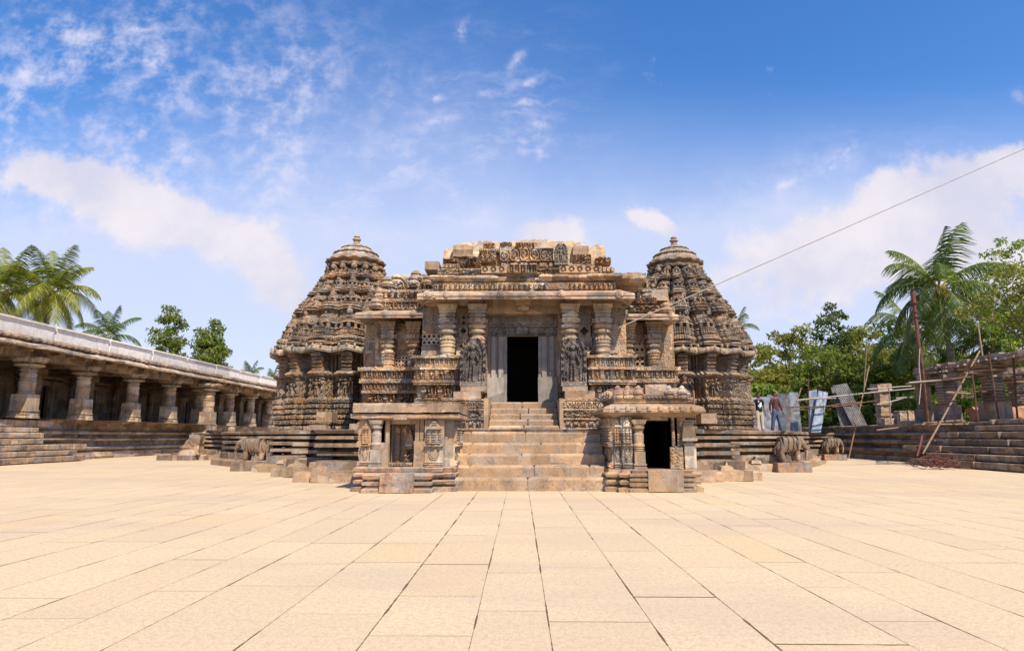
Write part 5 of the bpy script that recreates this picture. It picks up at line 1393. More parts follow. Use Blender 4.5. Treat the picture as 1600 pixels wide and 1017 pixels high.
def palm(x, y, zc, R, label, mat, seed, nf=22, coco=True, lean=.4, group='coconut palms', droop=1.0):
    rng = np.random.default_rng(seed)
    e = empty('palm_tree', (x - lean, y, 0), label=label, cat='palm', group=group)
    b = MB()
    b.tube([(x - lean, y, -.1), (x - lean * .8, y, zc * .35), (x - lean * .25, y, zc * .7), (x, y, zc - .1)], [.2, .16, .13, .15], 10)
    b.build('trunk', PALMBARK, e)
    b = MB(); rb = MB()
    for k in range(nf):
        az = k * 2.399 + rng.uniform(-.2, .2); t = (k + .5) / nf
        el = R_(82 - 118 * t ** .9) + rng.uniform(-.1, .1)
        L = R * (1.05 - .25 * abs(t - .4)) * rng.uniform(.88, 1.08)
        d = np.array([math.cos(az) * math.cos(el), math.sin(az) * math.cos(el), math.sin(el)])
        p = np.array([x, y, zc]) + d * .12; pts = [p]; N = 26
        for i in range(N):
            d = d + np.array([0, 0, -1]) * (.035 + .06 * i / N) * droop * (1.1 - .5 * d[2]); d /= np.linalg.norm(d); p = p + d * L / N; pts.append(p)
        pts = np.array(pts)
        rb.tube([tuple(q) for q in pts[::4]], [.035 * R / 3.2 * (1 - .13 * i) for i in range(len(pts[::4]))], 4)
        side = np.cross(d, [0, 0, 1.0]); side = np.array([-math.sin(az), math.cos(az), 0])
        V = []
        for i in range(3, N):
            for sub in (0, .5):
                for sg in (-1, 1):
                    q = pts[i] * (1 - sub) + pts[min(i + 1, N)] * sub
                    tt = (i + sub) / N; dr = pts[min(i + 1, N)] - pts[i]; dr /= np.linalg.norm(dr)
                    ll = R * .30 * math.sin(math.pi * min(1, .18 + .80 * tt)) ** .7 * rng.uniform(.8, 1.1) + .05
                    dv = side * sg * (.75) + dr * .55 + np.array([0, 0, -.35 - .35 * rng.random() * droop]); dv /= np.linalg.norm(dv)
                    m_ = q + dv * ll * .5 + np.array([0, 0, -.02]); tip = q + dv * ll + np.array([0, 0, -.22 * ll]); wv = dr * .020 * R / 3.2 * 1.25
                    V += [q - wv, q + wv, m_ + wv, m_ - wv, m_ - wv, m_ + wv, tip, tip - wv * .2]
        V = np.array(V); b.addq(V, np.arange(len(V)).reshape(-1, 4))
    cr = b.build('crown', mat, e)
    rb.build('frond_ribs', plain('frond_rib', (.30, .30, .08), .6), cr)
    if coco:
        b = MB()
        for k in range(16):
            a = rng.uniform(0, 6.28); r_ = rng.uniform(.12, .32); zz = zc - rng.uniform(.05, .55); s_ = .12 * R / 3.2 * rng.uniform(.8, 1.2)
            b.lathe(x + math.cos(a) * r_, y + math.sin(a) * r_, [(zz - s_, .01), (zz - s_ * .6, s_ * .8), (zz, s_), (zz + s_ * .7, s_ * .7), (zz + s_, .01)], 8)
        b.build('coconuts', COCO, e, smooth=True)
    return e
def pxy(px, py, Y): return X(px, Y), Zp(py, Y)
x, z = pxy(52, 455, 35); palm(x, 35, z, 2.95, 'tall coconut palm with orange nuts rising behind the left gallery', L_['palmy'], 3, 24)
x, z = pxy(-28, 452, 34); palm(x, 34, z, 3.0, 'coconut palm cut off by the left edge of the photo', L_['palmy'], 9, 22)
x, z = pxy(152, 524, 41); palm(x, 41, z, 2.2, 'lower coconut palm just right of the tall one behind the left gallery', L_['palm'], 5, 18, False)
x, z = pxy(384, 584, 75); palm(x, 75, z, 1.9, 'tiny distant palm top above the far end of the left gallery', L_['palm'], 6, 16, False)
x, z = pxy(421, 594, 75); palm(x, 75, z, 1.8, 'tiniest distant palm top next to the left tower', L_['palm'], 8, 14, False)
x, z = pxy(1494, 452, 32); palm(x, 32, z, 3.7, 'big coconut palm with drooping fronds above the right ruin', L_['palm'], 12, 21, True, lean=-.5)
x, z = pxy(1448, 520, 37); palm(x, 37, z, 3.3, 'shorter dark palm behind the reddish iron pole', L_['palm'], 21, 16, False)
x, z = pxy(1560, 540, 36); palm(x, 36, z, 3.4, 'palm half hidden by the feathery tree at the right edge', L_['palm'], 22, 16, False)
x, z = pxy(1160, 514, 44); palm(x, 44, z, 1.7, 'small dark palm top peeking out beside the right tower', L_['palm'], 14, 14, False)

x, z = pxy(252, 462, 50); tree(x, 50, z, 1.35, 'slim tapering tree, left one of the pair behind the gallery', L_['tree'], 1, low=.35, nclump=80, per=140, leaf=.15, cr=.7, trunk=.55)
x, z = pxy(318, 490, 52); tree(x, 52, z, 1.5, 'rounder green tree, right one of the pair behind the gallery', L_['tree'], 2, low=.33, nclump=85, per=160, leaf=.16, cr=.8, trunk=.5)
x, z = pxy(232, 540, 50); tree(x, 50, z, 1.5, 'low bushy growth under the slim tree behind the gallery', L_['olive'], 33, low=.3, nclump=26, per=120, leaf=.15, cr=.8, trunk=.4)
BG = 'trees behind the right side of the temple'
for i, (px, py, Y, w, mt, lab, kw) in enumerate([
        (1192, 512, 44, 2.3, 'olive', 'pale green tree nearest the right tower', {}), (1246, 488, 46, 2.6, 'olive', 'airy olive tree with pale branches, second from the right tower', dict(per=150)),
        (1312, 474, 48, 2.2, 'deep', 'dark tree top standing above its neighbours behind the metal sheets', dict(low=.35)), (1300, 528, 42, 3.0, 'tree', 'wide tree directly above the metal sheets', {}),
        (1364, 508, 43, 2.8, 'olive', 'rounded olive tree above the lit stub of masonry', {}), (1408, 474, 48, 2.6, 'deep', 'dark tree left of the reddish iron pole', dict(low=.3)),
        (1420, 545, 40, 2.8, 'tree', 'dense tree behind the broken beam', {}), (1150, 560, 50, 2.6, 'deep', 'shaded tree mostly hidden by the right tower', {}),
        (1480, 540, 46, 3.2, 'tree', 'tree filling the gap under the big palm', {}), (1560, 510, 48, 3.4, 'olive', 'far tree seen through the ruin at the right', {}), (1240, 560, 52, 3.2, 'deep', 'dark low tree between the pale trees', dict(low=.05)),
        (1350, 570, 52, 3.6, 'deep', 'dark thicket tree behind the middle of the row', dict(low=.05)), (1630, 520, 44, 3.2, 'tree', 'tree at the far right edge behind the ruin', {})]):
    x, z = pxy(px, py, Y)
    k = dict(low=.12, nclump=54, per=150, leaf=.16, cr=.92, trunk=.3); k.update(kw)
    tree(x, Y, z, w * 1.0, lab, L_[mt], 40 + i, group=BG, **k)
# airy feathery tree at right edge
x, z = pxy(1612, 368, 34)
tree(x, 34, z, 3.0, 'feathery light green tree reaching in from the right edge', L_['bright'], 77, low=.42, nclump=75, per=220, leaf=.10, cr=.75, trunk=.35)
x, z = pxy(1720, 330, 26)
tree(x, 26, z, 4.0, 'tall spreading tree just beyond the right edge', L_['olive'], 78, low=.35, nclump=60, per=170, leaf=.10, cr=.85, trunk=.35)
for i, (px, py, Y, w, mt, lab) in enumerate([(1190, 592, 33.5, .9, 'bright', 'yellow-green bush behind the two standing men'), (1500, 612, 29.5, 2.0, 'bright', 'broad-leaved bright bush seen between the ruin pillars'), (1575, 612, 30, 1.9, 'bright', 'bright bush seen right of the last ruin pillar'),
        (1440, 600, 36, 2.0, 'tree', 'shrub behind the dark ruin pillars'), (1320, 610, 39, 2.4, 'tree', 'shrub behind the slanted metal sheets'), (1250, 600, 40, 2.4, 'deep', 'shaded shrub behind the metal fence'), (1385, 605, 40, 2.2, 'deep', 'shaded shrub behind the lit stub')]):
    x, z = pxy(px, py, Y); z0 = 0
    tree(x, Y, z, w, lab, L_[mt], 90 + i, low=.05, nclump=40, per=170, leaf=.16 if mt != 'bright' else .2, cr=.7, trunk=.2, group='bushes beyond the ruin', name='bush')
# far wood that closes the view behind everything
rng = np.random.default_rng(5); P = []
for k in range(520):
    if rng.random() < .8: c = np.array([rng.uniform(8, 95), rng.uniform(56, 75), 0])
    else: c = np.array([rng.uniform(-95, -60), rng.uniform(70, 95), 0])
    hh = rng.uniform(3, 7.5) if c[0] > 0 else rng.uniform(1, 4); n = 60
    q = rng.normal(size=(n, 3)) * [1.3, 1.3, .0]; q[:, 2] = rng.random(n) * hh; P.append(c + q)
tag(leaves_mesh(np.concatenate(P), .38, rng, L_['deep'], 'far_woodland', None), kind='stuff')

# ------------------------------------------------------------------ people
SKIN = plain('skin', (.20, .105, .065), .6, var=.1, bump=0); HAIR = plain('black_hair', (.012, .01, .009), .6, bump=0)
def person(x, y, z0, rz, label, shirt, trousers, pose, print_=False, h=1.70):
    e = empty('person', (x, y, z0), rz, label=label, cat='person')
    k = h / 1.70
    al, ar = pose['arms']        # elbow / hand offsets
    J = [(0, 0, .93, .13, .10), (0, 0, 1.10, .125, .095), (0, 0, 1.28, .145, .10), (0, .0, 1.40, .10, .08), (0, -.005, 1.47, .052), (0, -.015, 1.53, .07, .078), (0, -.02, 1.60, .082, .098), (0, -.012, 1.655, .06, .075)]
    E = [(i, i + 1) for i in range(7)]
    for s, (ex, ey, ez, hx, hy, hz) in ((1, al), (-1, ar)):
        i = len(J); J += [(s * .175, 0, 1.385, .052), (s * ex, ey, ez, .038), (s * hx, hy, hz, .026), (s * (hx + .0), hy - .015, hz - .06, .036, .02)]
        E += [(3, i), (i, i + 1), (i + 1, i + 2), (i + 2, i + 3)]
        pm = i + 3
        for f_ in range(4):
            q = len(J); ox = (f_ - 1.5) * .018; ll = (.055, .065, .06, .045)[f_]
            J += [(s * hx + ox * .3, hy - .02 + ox, hz - .10, .0095), (s * hx + ox * .3 - s * .008, hy - .03 + ox, hz - .10 - ll, .0085)]; E += [(pm, q), (q, q + 1)]
        q = len(J); J += [(s * hx - s * .01, hy - .06, hz - .075, .0105), (s * hx - s * .015, hy - .07, hz - .11, .009)]; E += [(pm, q), (q, q + 1)]
    for s, st in ((1, pose['legs'][0]), (-1, pose['legs'][1])):
        i = len(J); J += [(s * .09, 0, .84, .095), (s * .10 + st[0] * .5, st[1] * .5, .48, .062), (s * .105 + st[0], st[1], .09, .042), (s * .11 + st[0], st[1] - .07, .035, .042, .035), (s * .115 + st[0], st[1] - .16, .03, .036, .026)]
        E += [(0, i), (i, i + 1), (i + 1, i + 2), (i + 2, i + 3), (i + 3, i + 4)]
    skin('body', [(a * k, b_ * k, c * k, *[r * k for r in rr]) for a, b_, c, *rr in J], E, SKIN, e)
    # trousers
    T = [(0, 0, 1.03, .14, .11), (0, 0, .90, .15, .12)]; TE = [(0, 1)]
    for s, st in ((1, pose['legs'][0]), (-1, pose['legs'][1])):
        i = len(T); T += [(s * .095, 0, .80, .11), (s * .10 + st[0] * .5, st[1] * .5, .48, .085), (s * .105 + st[0], st[1], .08, .075)]; TE += [(1, i), (i, i + 1), (i + 1, i + 2)]
    skin('trousers', [(a * k, b_ * k, c * k, *[r * k for r in rr]) for a, b_, c, *rr in T], TE, trousers, e)
    # shirt
    T = [(0, 0, .80, .165, .135), (0, 0, .98, .16, .13), (0, 0, 1.14, .15, .115), (0, 0, 1.30, .165, .12), (0, 0, 1.41, .115, .095), (0, 0, 1.45, .075, .07)]; TE = [(i, i + 1) for i in range(5)]
    for s, (ex, ey, ez, hx, hy, hz) in ((1, al), (-1, ar)):
        i = len(T); T += [(s * .18, 0, 1.375, .068), (s * (.18 + (ex - .18) * .8), ey * .8, 1.375 + (ez - 1.375) * .8, .062)]; TE += [(4, i), (i, i + 1)]
        if pose.get('long'): T += [(s * ex, ey, ez, .052), (s * hx, hy, hz + .01, .038)]; TE += [(i + 1, i + 2), (i + 2, i + 3)]
    skin('shirt', [(a * k, b_ * k, c * k, *[r * k for r in rr]) for a, b_, c, *rr in T], TE, shirt, e)
    c = np.array([x, y, z0]);
    def loc(bb):
        cz, sn = math.cos(rz), math.sin(rz)
        bb.v = [np.stack([v[:, 0] * cz - v[:, 1] * sn, v[:, 0] * sn + v[:, 1] * cz, v[:, 2]], 1) * 1.0 + c for v in bb.v]
    def blob(bb, cx, cy, cz, rx, ry, rz_, zlo=-1, n=14):
        pr = [(cz * k + rz_ * k * math.sin(t), max(.0005, math.cos(t))) for t in np.linspace(max(-math.pi / 2, math.asin(zlo)), math.pi / 2, 9)]
        bb.lathe(0, 0, pr, n, sx=rx * k, sy=ry * k); v = bb.v[-1]; v[:, 0] += cx * k; v[:, 1] += cy * k
    b = MB(); blob(b, 0, .018, 1.635, .088, .105, .10, -.35); blob(b, 0, .065, 1.60, .078, .06, .085, -.9); loc(b); b.build('hair', HAIR, e, smooth=True)
    b = MB(); blob(b, 0, -.118, 1.575, .014, .018, .024); 
    for s in (-1, 1): blob(b, s * .085, -.005, 1.585, .012, .022, .032)
    loc(b); b.build('nose_and_ears', SKIN, e, smooth=True)
    b = MB()
    for s in (-1, 1): blob(b, s * .03, -.104, 1.603, .013, .008, .007)
    for s in (-1, 1): blob(b, s * .032, -.108, 1.622, .02, .006, .005)
    loc(b); b.build('eyes', HAIR, e)
    b = MB(); blob(b, 0, -.104, 1.535, .025, .008, .007); loc(b); b.build('mouth', plain('lips', (.18, .06, .05), .6, bump=0), e)
    b = MB()
    for s, st in ((1, pose['legs'][0]), (-1, pose['legs'][1])): blob(b, s * .11 + st[0], st[1] - .06, .0, .05, .13, .085, 0)
    loc(b); b.build('shoes', plain('shoe', (.03, .025, .02), .6), e)
    if print_:
        b = MB(); rg = np.random.default_rng(3)
        for q in range(9):
            cx, cz_ = rg.uniform(-.07, .06), rg.uniform(1.08, 1.34); w, hh_ = rg.uniform(.02, .05), rg.uniform(.02, .06); a = rg.uniform(-.9, .9)
            P = []
            for u_, v_ in ((-1, -.6), (0, -1), (1, -.3), (.5, 1), (-.7, .7)):
                xx, zz = cx + w * (u_ * math.cos(a) - v_ * math.sin(a)), cz_ + hh_ * (u_ * math.sin(a) + v_ * math.cos(a)); P.append((xx * k, (-.135 + abs(xx) * .25) * k, zz * k))
            b.add(P + [(p_[0], p_[1] + .03, p_[2]) for p_ in P], [(0, 1, 2, 3, 4)] + [(i, i + 5, (i + 1) % 5 + 5, (i + 1) % 5) for i in range(5)])
        loc(b); b.build('shirt_print', plain('white_print', (.7, .7, .7), .8, bump=0), e)
    return e
BLK = plain('black_cotton', (.012, .012, .014), .9); MAR = plain('maroon_check', (.11, .045, .042), .9, col2=(.05, .025, .03), scale=30); BEI = plain('beige_cloth', (.50, .42, .32), .9); JEA = plain('denim', (.045, .075, .13), .9, col2=(.075, .11, .18))
x = X(1188.5, 28.4); person(x, 28.4, 1.10, .25, 'man in a black printed T-shirt and beige trousers standing on the platform', BLK, BEI, dict(arms=((.25, .02, 1.12, .27, -.03, .88), (.24, .02, 1.12, .25, -.02, .87)), legs=((.03, .0), (-.03, -.05))), True, 1.72)
x = X(1214.5, 28.4); person(x, 28.4, 1.10, .5, 'man in a maroon checked shirt and blue jeans walking on the platform', MAR, JEA, dict(arms=((.26, -.03, 1.12, .30, -.10, .90), (.26, .05, 1.12, .28, .03, .88)), legs=((.06, -.12), (-.04, .10)), long=True), False, 1.78)
x = X(1073, 18.6); person(x, 18.6, 1.10, -.3, 'man in a black shirt half hidden behind the right shrine roof', BLK, BLK, dict(arms=((.26, -.02, 1.14, .27, -.12, .92), (.25, .02, 1.12, .25, -.02, .87)), legs=((.0, .0), (.0, .0))), False, 1.62)

# ------------------------------------------------------------------ corrugated metal sheets
def sheet(pa, pb, ptop, pbot, Y, dpx, z0, label, col, rot=0, th=.004, cnt=7, lean=.25):
    m = plain('zinc_sheet', col, .6, .3, var=.5, scale=3.5, bump=.3)
    xa, xb = X(pa, Y), X(pb, Y); z1 = Zp(ptop, Y); dx = dpx * Y / 1000
    n = cnt * 8; b = MB()
    t = np.linspace(0, 1, n + 1); yy = .009 * np.sin(t * cnt * 2 * math.pi)
    lo = np.stack([xa + (xb - xa) * t, Y - lean + yy, np.full(n + 1, z0)], -1); hi = np.stack([xa + (xb - xa) * t + dx, Y + yy, np.full(n + 1, z1) + (t - .5) * rot], -1)
    F = np.stack([lo, hi], 1); Bk = F.copy(); Bk[..., 1] += .012
    b.grid(F); b.grid(Bk, flip=True); b.grid(np.stack([F[:, 1], Bk[:, 1]], 1)); b.grid(np.stack([F[0], Bk[0]], 1), flip=True); b.grid(np.stack([F[-1], Bk[-1]], 1))
    o = b.build('metal_sheet', m)
    return tag(o, label, 'metal sheet', 'corrugated metal sheets leaning beside the ruin')
Zs = 1.105
for i, (pa, pb, pt, col, lab) in enumerate([(1178, 1190, 621, (.55, .56, .58), 'pale upright metal sheet at the left end of the row, behind the man in black'), (1191, 1203, 620, (.36, .38, .42), 'upright metal sheet filling the gap between the two men'),
        (1203, 1216, 617, (.42, .43, .46), 'upright metal sheet behind the man in maroon'), (1217, 1228, 615, (.22, .23, .25), 'dull dark upright sheet just right of the man in maroon'), (1228, 1238, 616, (.27, .26, .26), 'darkest narrow upright sheet in the middle of the row'), (1238, 1252, 613, (.33, .36, .40), 'upright blue-grey sheet at the right end of the row')]):
    sheet(pa, pb, pt, 672, 31.5, 0, Zs, lab, col, lean=.1)
sheet(1260, 1274, 610, 672, 30.4, 8, 1.12, 'steep bluish sheet crossed by pipes, left of the slanting pair', (.36, .43, .52), .1)
sheet(1264, 1279, 612, 674, 30.1, 20, 1.12, 'strongly slanting bluish sheet, right of the slanting pair', (.40, .47, .56), -.1)
sheet(1311, 1332, 604, 668, 31, -6, 1.40, 'grey-brown leaning sheet under the wider tilted one', (.21, .195, .185), .1)
sheet(1330, 1353, 601, 668, 30.7, -22, 1.40, 'wide grey sheet tilted to the left beside the lit stub', (.20, .19, .185), .12)

# ------------------------------------------------------------------ scaffolding, poles and cables
PIPE = plain('rusty_pipe', (.16, .08, .05), .7, .3, var=.5); BAM = plain('bamboo', (.30, .19, .12), .7, var=.35, scale=10); STEEL = plain('grey_pipe', (.32, .28, .26), .6, .4); RED = plain('oxide_red_paint', (.17, .055, .04), .6, var=.3)
def pole(p, q, r, mat, label, name='scaffold_pole', cat='pole', group='scaffold poles around the ruin', nseg=3):
    b = MB(); p, q = np.array(p), np.array(q); rg = np.random.default_rng(int(abs(p[0] * 100)))
    pts = [tuple(p + (q - p) * t + (rg.normal(size=3) * .012 if 0 < t < 1 else 0)) for t in np.linspace(0, 1, nseg + 1)]
    b.tube(pts, r, 7)
    o = b.build(name, mat)
    return tag(o, label, cat, group)
A = at
def gz(px, py, Y, z): p = at(px, py, Y); return (p[0], Y, z)
pole(A(1326, 716, 27), A(1358, 572, 27.5), .026, BAM, 'leaning bamboo pole in front of the plinth near the farthest elephant')
pole(A(1350, 612, 27.3), A(1354, 545, 27.3), .02, BAM, 'thin bamboo tip tied to the leaning pole beside the lit stub')
pole(gz(1442, 707, 20.6, .42), A(1531, 548, 22), .028, BAM, 'long bamboo pole slanting up from the rebar heap')
pole(A(1538, 575, 21.8), A(1528, 505, 22.2), .025, BAM, 'thin bamboo tip tied above the long slanting pole')
pole(A(1433, 712, 21), A(1441, 680, 21.4), .03, RED, 'short reddish rod leaning on the plinth left of the rebar')
pole(A(1451, 668, 23), A(1436, 540, 23), .05, PIPE, 'dark rusty upright pipe before the broken beam')
hp = [(1245, 625, 1440, 606, 28, STEEL), (1232, 636, 1330, 634, 29, PIPE), (1240, 642, 1345, 628, 29.2, PIPE), (1248, 626, 1306, 622, 29.3, STEEL), (1300, 636, 1370, 626, 29, PIPE), (1355, 608, 1425, 603, 27, STEEL), (1370, 632, 1412, 622, 27.2, STEEL), (1400, 622, 1440, 620, 25, STEEL),
      (1415, 600, 1550, 586, 21.2, PIPE), (1420, 598, 1470, 594, 21.0, STEEL), (1480, 612, 1600, 613, 21, PIPE), (1478, 613, 1520, 615, 20.8, BAM), (1548, 588, 1640, 580, 20.8, STEEL), (1500, 622, 1548, 617, 21.5, PIPE), (1565, 588, 1640, 582, 20.2, PIPE), (1575, 614, 1640, 610, 20.0, PIPE), (1370, 672, 1445, 662, 25, BAM), (1440, 663, 1530, 662, 21.5, BAM), (1442, 661, 1500, 657, 21.7, BAM)]
hl = ['long thin pipe running from the metal sheets to the ruin', 'rusty pipe across the blue-grey upright sheets', 'lower rusty pipe across the slanting sheets', 'short grey pipe end between upright and slanting sheets', 'rusty pipe across the tilted grey sheets', 'upper grey pipe crossing the lit stub', 'lower grey pipe crossing the lit stub',
      'grey pipe between the lit stub and first dark pillar', 'thick upper pipe level with the ruin capitals', 'pale pipe end tied under the thick upper pipe', 'lower pipe crossing the right ruin pillars', 'pale bamboo tied over the lower pipe', 'grey pipe reaching the right edge at capital height', 'short pipe behind the slanting bamboo', 'upper dark pipe at the right edge', 'lower dark pipe at the right edge',
      'bamboo lying on the plinth left of the pillars', 'bamboo lying on the plinth under the pillars', 'shorter bamboo lying crosswise on the plinth']
for (a, b_, c, d_, Y, m_), l_ in zip(hp, hl): pole(A(a, b_, Y), A(c, d_, Y + .2), .028, m_, l_)
vp = [(1392, 660, 1388, 600, 27.3, STEEL, 'thin upright between the two pipes at the stub'), (1528, 658, 1519, 585, 20.9, PIPE, 'rusty upright behind the slanting bamboo'), (1562, 662, 1545, 550, 20.7, PIPE, 'tilted upright pipe against the last dark pillar'), (1590, 655, 1583, 560, 20.5, PIPE, 'upright pipe right of the last dark pillar'),
      (1264, 672, 1263, 590, 29.1, PIPE, 'upright pipe left of the slanting sheets'), (1234, 655, 1252, 606, 28.8, BAM, 'bamboo leaning against the blue-grey upright sheet'), (1420, 660, 1417, 640, 25, STEEL, 'short stake on the plinth beside the fallen block')]
for a, b_, c, d_, Y, m_, l_ in vp: pole(A(a, b_, Y), A(c, d_, Y), .03, m_, l_)
# tall painted iron pole with flange and a crow on top
p0 = gz(1449, 660, 24.5, 1.4); p1 = A(1426, 456, 24.5); p1 = (p1[0], 24.5, p1[2])
e = empty('iron_pole', p0, label='tall dark red iron pole with a flange, leaning slightly left', cat='pole')
b = MB(); v = np.array(p1) - np.array(p0)
b.tube([p0, tuple(np.array(p0) + v * .90)], [.07, .065], 10); b.tube([tuple(np.array(p0) + v * .895), tuple(np.array(p0) + v * .91), tuple(np.array(p0) + v * .915)], [.08, .14, .14], 10); b.tube([tuple(np.array(p0) + v * .915), p1], [.085, .085], 10)
for t in (.80, .84): b.tube([tuple(np.array(p0) + v * t), tuple(np.array(p0) + v * (t + .012))], [.11, .11], 10)
b.build('shaft', RED, e)
bx, by, bz = A(1476, 461, 30)
skin('bird', [(0, 0, 0, .07), (-.10, 0, .03, .05), (.10, 0, .06, .045), (.15, 0, .09, .035), (.2, 0, .085, .012), (-.22, 0, -.02, .03, .012), (-.01, -.02, -.1, .01)], [(0, 1), (0, 2), (2, 3), (3, 4), (1, 5), (0, 6)], HAIR, None, 2)
bo = bpy.data.objects['bird']; bo.location = (p1[0], p1[1], p1[2] + .09); tag(bo, 'small black bird perched on top of the iron pole', 'bird'); bo.scale = (.7, .7, .7)
def cable(p, q, r, sag, label, mat, n=40, name='cable'):
    b = MB(); p, q = np.array(p), np.array(q)
    b.tube([tuple(p + (q - p) * t - np.array([0, 0, sag * 4 * t * (1 - t)])) for t in np.linspace(0, 1, n)], r, 6)
    return b, tag(b.build(name, mat), label, 'cable')
CAB = plain('grey_cable', (.30, .28, .27), .6, bump=0)
q0 = np.array(A(967, 512, 14.75)); q1 = np.array(A(1600, 233, 16.0)); q2 = q0 + (q1 - q0) * 1.7
cable(q0, q2, .013, .0, 'grey cable rising from the porch eave to the upper right', CAB)
cable(A(1290, 588, 30), np.array(A(1530, 545, 20)) + np.array([4, -4, 1.2]), .018, .1, 'dark cable sagging in front of the trees', plain('black_cable', (.05, .04, .04), .6, bump=0))
x = A(1437, 520, 22.5)
b = MB(); b.tube([A(1437, 545, 22.5), A(1436, 570, 22.5), A(1439, 600, 22.5), A(1436, 632, 22.5)], .014, 5); tag(b.build('hanging_rope', plain('rope', (.5, .42, .34), .9)), 'pale rope hanging from the broken beam', 'rope')
# rebar heap
e = empty('rebar_heap', (X(1468, 19.2), 19.2, 0), label='tangled heap of rusty wire coils on the paving', cat='wire heap')
b = MB(); rng = np.random.default_rng(2); cx, cy = X(1463, 19.3), 19.3
for k in range(46):
    r_ = rng.uniform(.06, .34); ox, oy, oz = rng.normal() * .28, rng.normal() * .12, abs(rng.normal()) * .10; tl = rng.uniform(-.9, .9); a0 = rng.uniform(0, 6)
    b.tube([(cx + ox + r_ * math.cos(t), cy + oy + r_ * .6 * math.sin(t), max(.01, .13 + oz + r_ * .5 * math.sin(t + tl))) for t in np.linspace(a0, a0 + 4.5, 12)], .009, 4)
b.build('wire_coils', plain('rust', (.13, .05, .035), .9), e)
b = MB()
for k in range(10): b.tube([(cx + .55 + .12 * k * .6 + .14 * math.cos(t), cy, .16 + .14 * math.sin(t)) for t in np.linspace(0, 6.2, 12)], .008, 4)
b.build('wire_spring', PIPE, e)
# dry palm frond on the paving, wood scraps
x0, y0, _ = A(1387, 681, 24.5)[0], 22.6, 0
b = MB(); fx = X(1365, 22.8)
b.add([(fx, 22.8, .03), (fx + .45, 22.7, .05), (fx + .55, 22.9, .10), (fx + .1, 23.0, .12), (fx, 22.8, .01), (fx + .45, 22.7, .01), (fx + .55, 22.9, .01), (fx + .1, 23.0, .01)], [(0, 1, 2, 3), (4, 7, 6, 5), (0, 4, 5, 1), (1, 5, 6, 2), (2, 6, 7, 3), (3, 7, 4, 0)])
b.tube([(fx + .4, 22.8, .05), (fx + .8, 22.8, .03), (fx + 1.15, 22.6, .015)], [.05, .02, .008], 6)
tag(b.build('dry_palm_sheath', plain('dry_frond', (.24, .21, .15), .9)), 'fallen dry palm sheath lying on the paving right of the elephants', 'palm sheath')

# ------------------------------------------------------------------ sky
w = bpy.data.worlds.new('World'); S.world = w; w.use_nodes = True
nt = w.node_tree; bg = nt.nodes['Background']
SUN_EL, SUN_AZ = 52, 153   # azimuth of the sun measured clockwise from +Y
sky = nd(nt, 'ShaderNodeTexSky', sky_type='NISHITA', sun_disc=False)
sky.sun_elevation = R_(SUN_EL); sky.sun_rotation = R_(SUN_AZ); sky.air_density = 1.0; sky.dust_density = .6; sky.ozone_density = 2.5
tcw = nd(nt, 'ShaderNodeTexCoord').outputs['Generated']
sx = nd(nt, 'ShaderNodeSeparateXYZ'); nt.links.new(tcw, sx.inputs[0])
yy = ma(nt, 'MAXIMUM', sx.outputs[1], .05)
ca, cb_ = ma(nt, 'DIVIDE', sx.outputs[0], yy), ma(nt, 'DIVIDE', sx.outputs[2], yy)
def cvec(a, b_, c=0.0):
    n = nd(nt, 'ShaderNodeCombineXYZ')
    for i, v in enumerate((a, b_)): nt.links.new(v, n.inputs[i])
    n.inputs[2].default_value = c; return n.outputs[0]
P0 = cvec(ca, cb_)
wn = nd(nt, 'ShaderNodeTexNoise'); wn.inputs['Scale'].default_value = 5; wn.inputs['Detail'].default_value = 6; wn.inputs['Roughness'].default_value = .6; nt.links.new(P0, wn.inputs['Vector'])
wsep = nd(nt, 'ShaderNodeSeparateColor'); nt.links.new(wn.outputs['Color'], wsep.inputs[0])
wa = ma(nt, 'ADD', ca, ma(nt, 'MULTIPLY', ma(nt, 'SUBTRACT', wsep.outputs[0], .5), .16)); wb = ma(nt, 'ADD', cb_, ma(nt, 'MULTIPLY', ma(nt, 'SUBTRACT', wsep.outputs[1], .5), .12))
def ell(px, py, rx, ry, ang=0, a=None, b_=None, soft=1.0):
    d = ray(px, py); a0, b0 = d[0] / d[1], d[2] / d[1]; A_, B_ = (a or wa), (b_ or wb)
    da, db = ma(nt, 'SUBTRACT', A_, a0), ma(nt, 'SUBTRACT', B_, b0)
    c, s_ = math.cos(R_(ang)), math.sin(R_(ang))
    u = ma(nt, 'DIVIDE', ma(nt, 'ADD', ma(nt, 'MULTIPLY', da, c), ma(nt, 'MULTIPLY', db, s_)), rx / 1000); v = ma(nt, 'DIVIDE', ma(nt, 'SUBTRACT', ma(nt, 'MULTIPLY', db, c), ma(nt, 'MULTIPLY', da, s_)), ry / 1000)
    r2 = ma(nt, 'ADD', ma(nt, 'MULTIPLY', u, u), ma(nt, 'MULTIPLY', v, v))
    return ma(nt, 'EXPONENT', ma(nt, 'MULTIPLY', r2, -soft))
def add(*xs):
    r = xs[0]
    for q in xs[1:]: r = ma(nt, 'ADD', r, q)
    return r
def mul(a, b_): return ma(nt, 'MULTIPLY', a, b_)
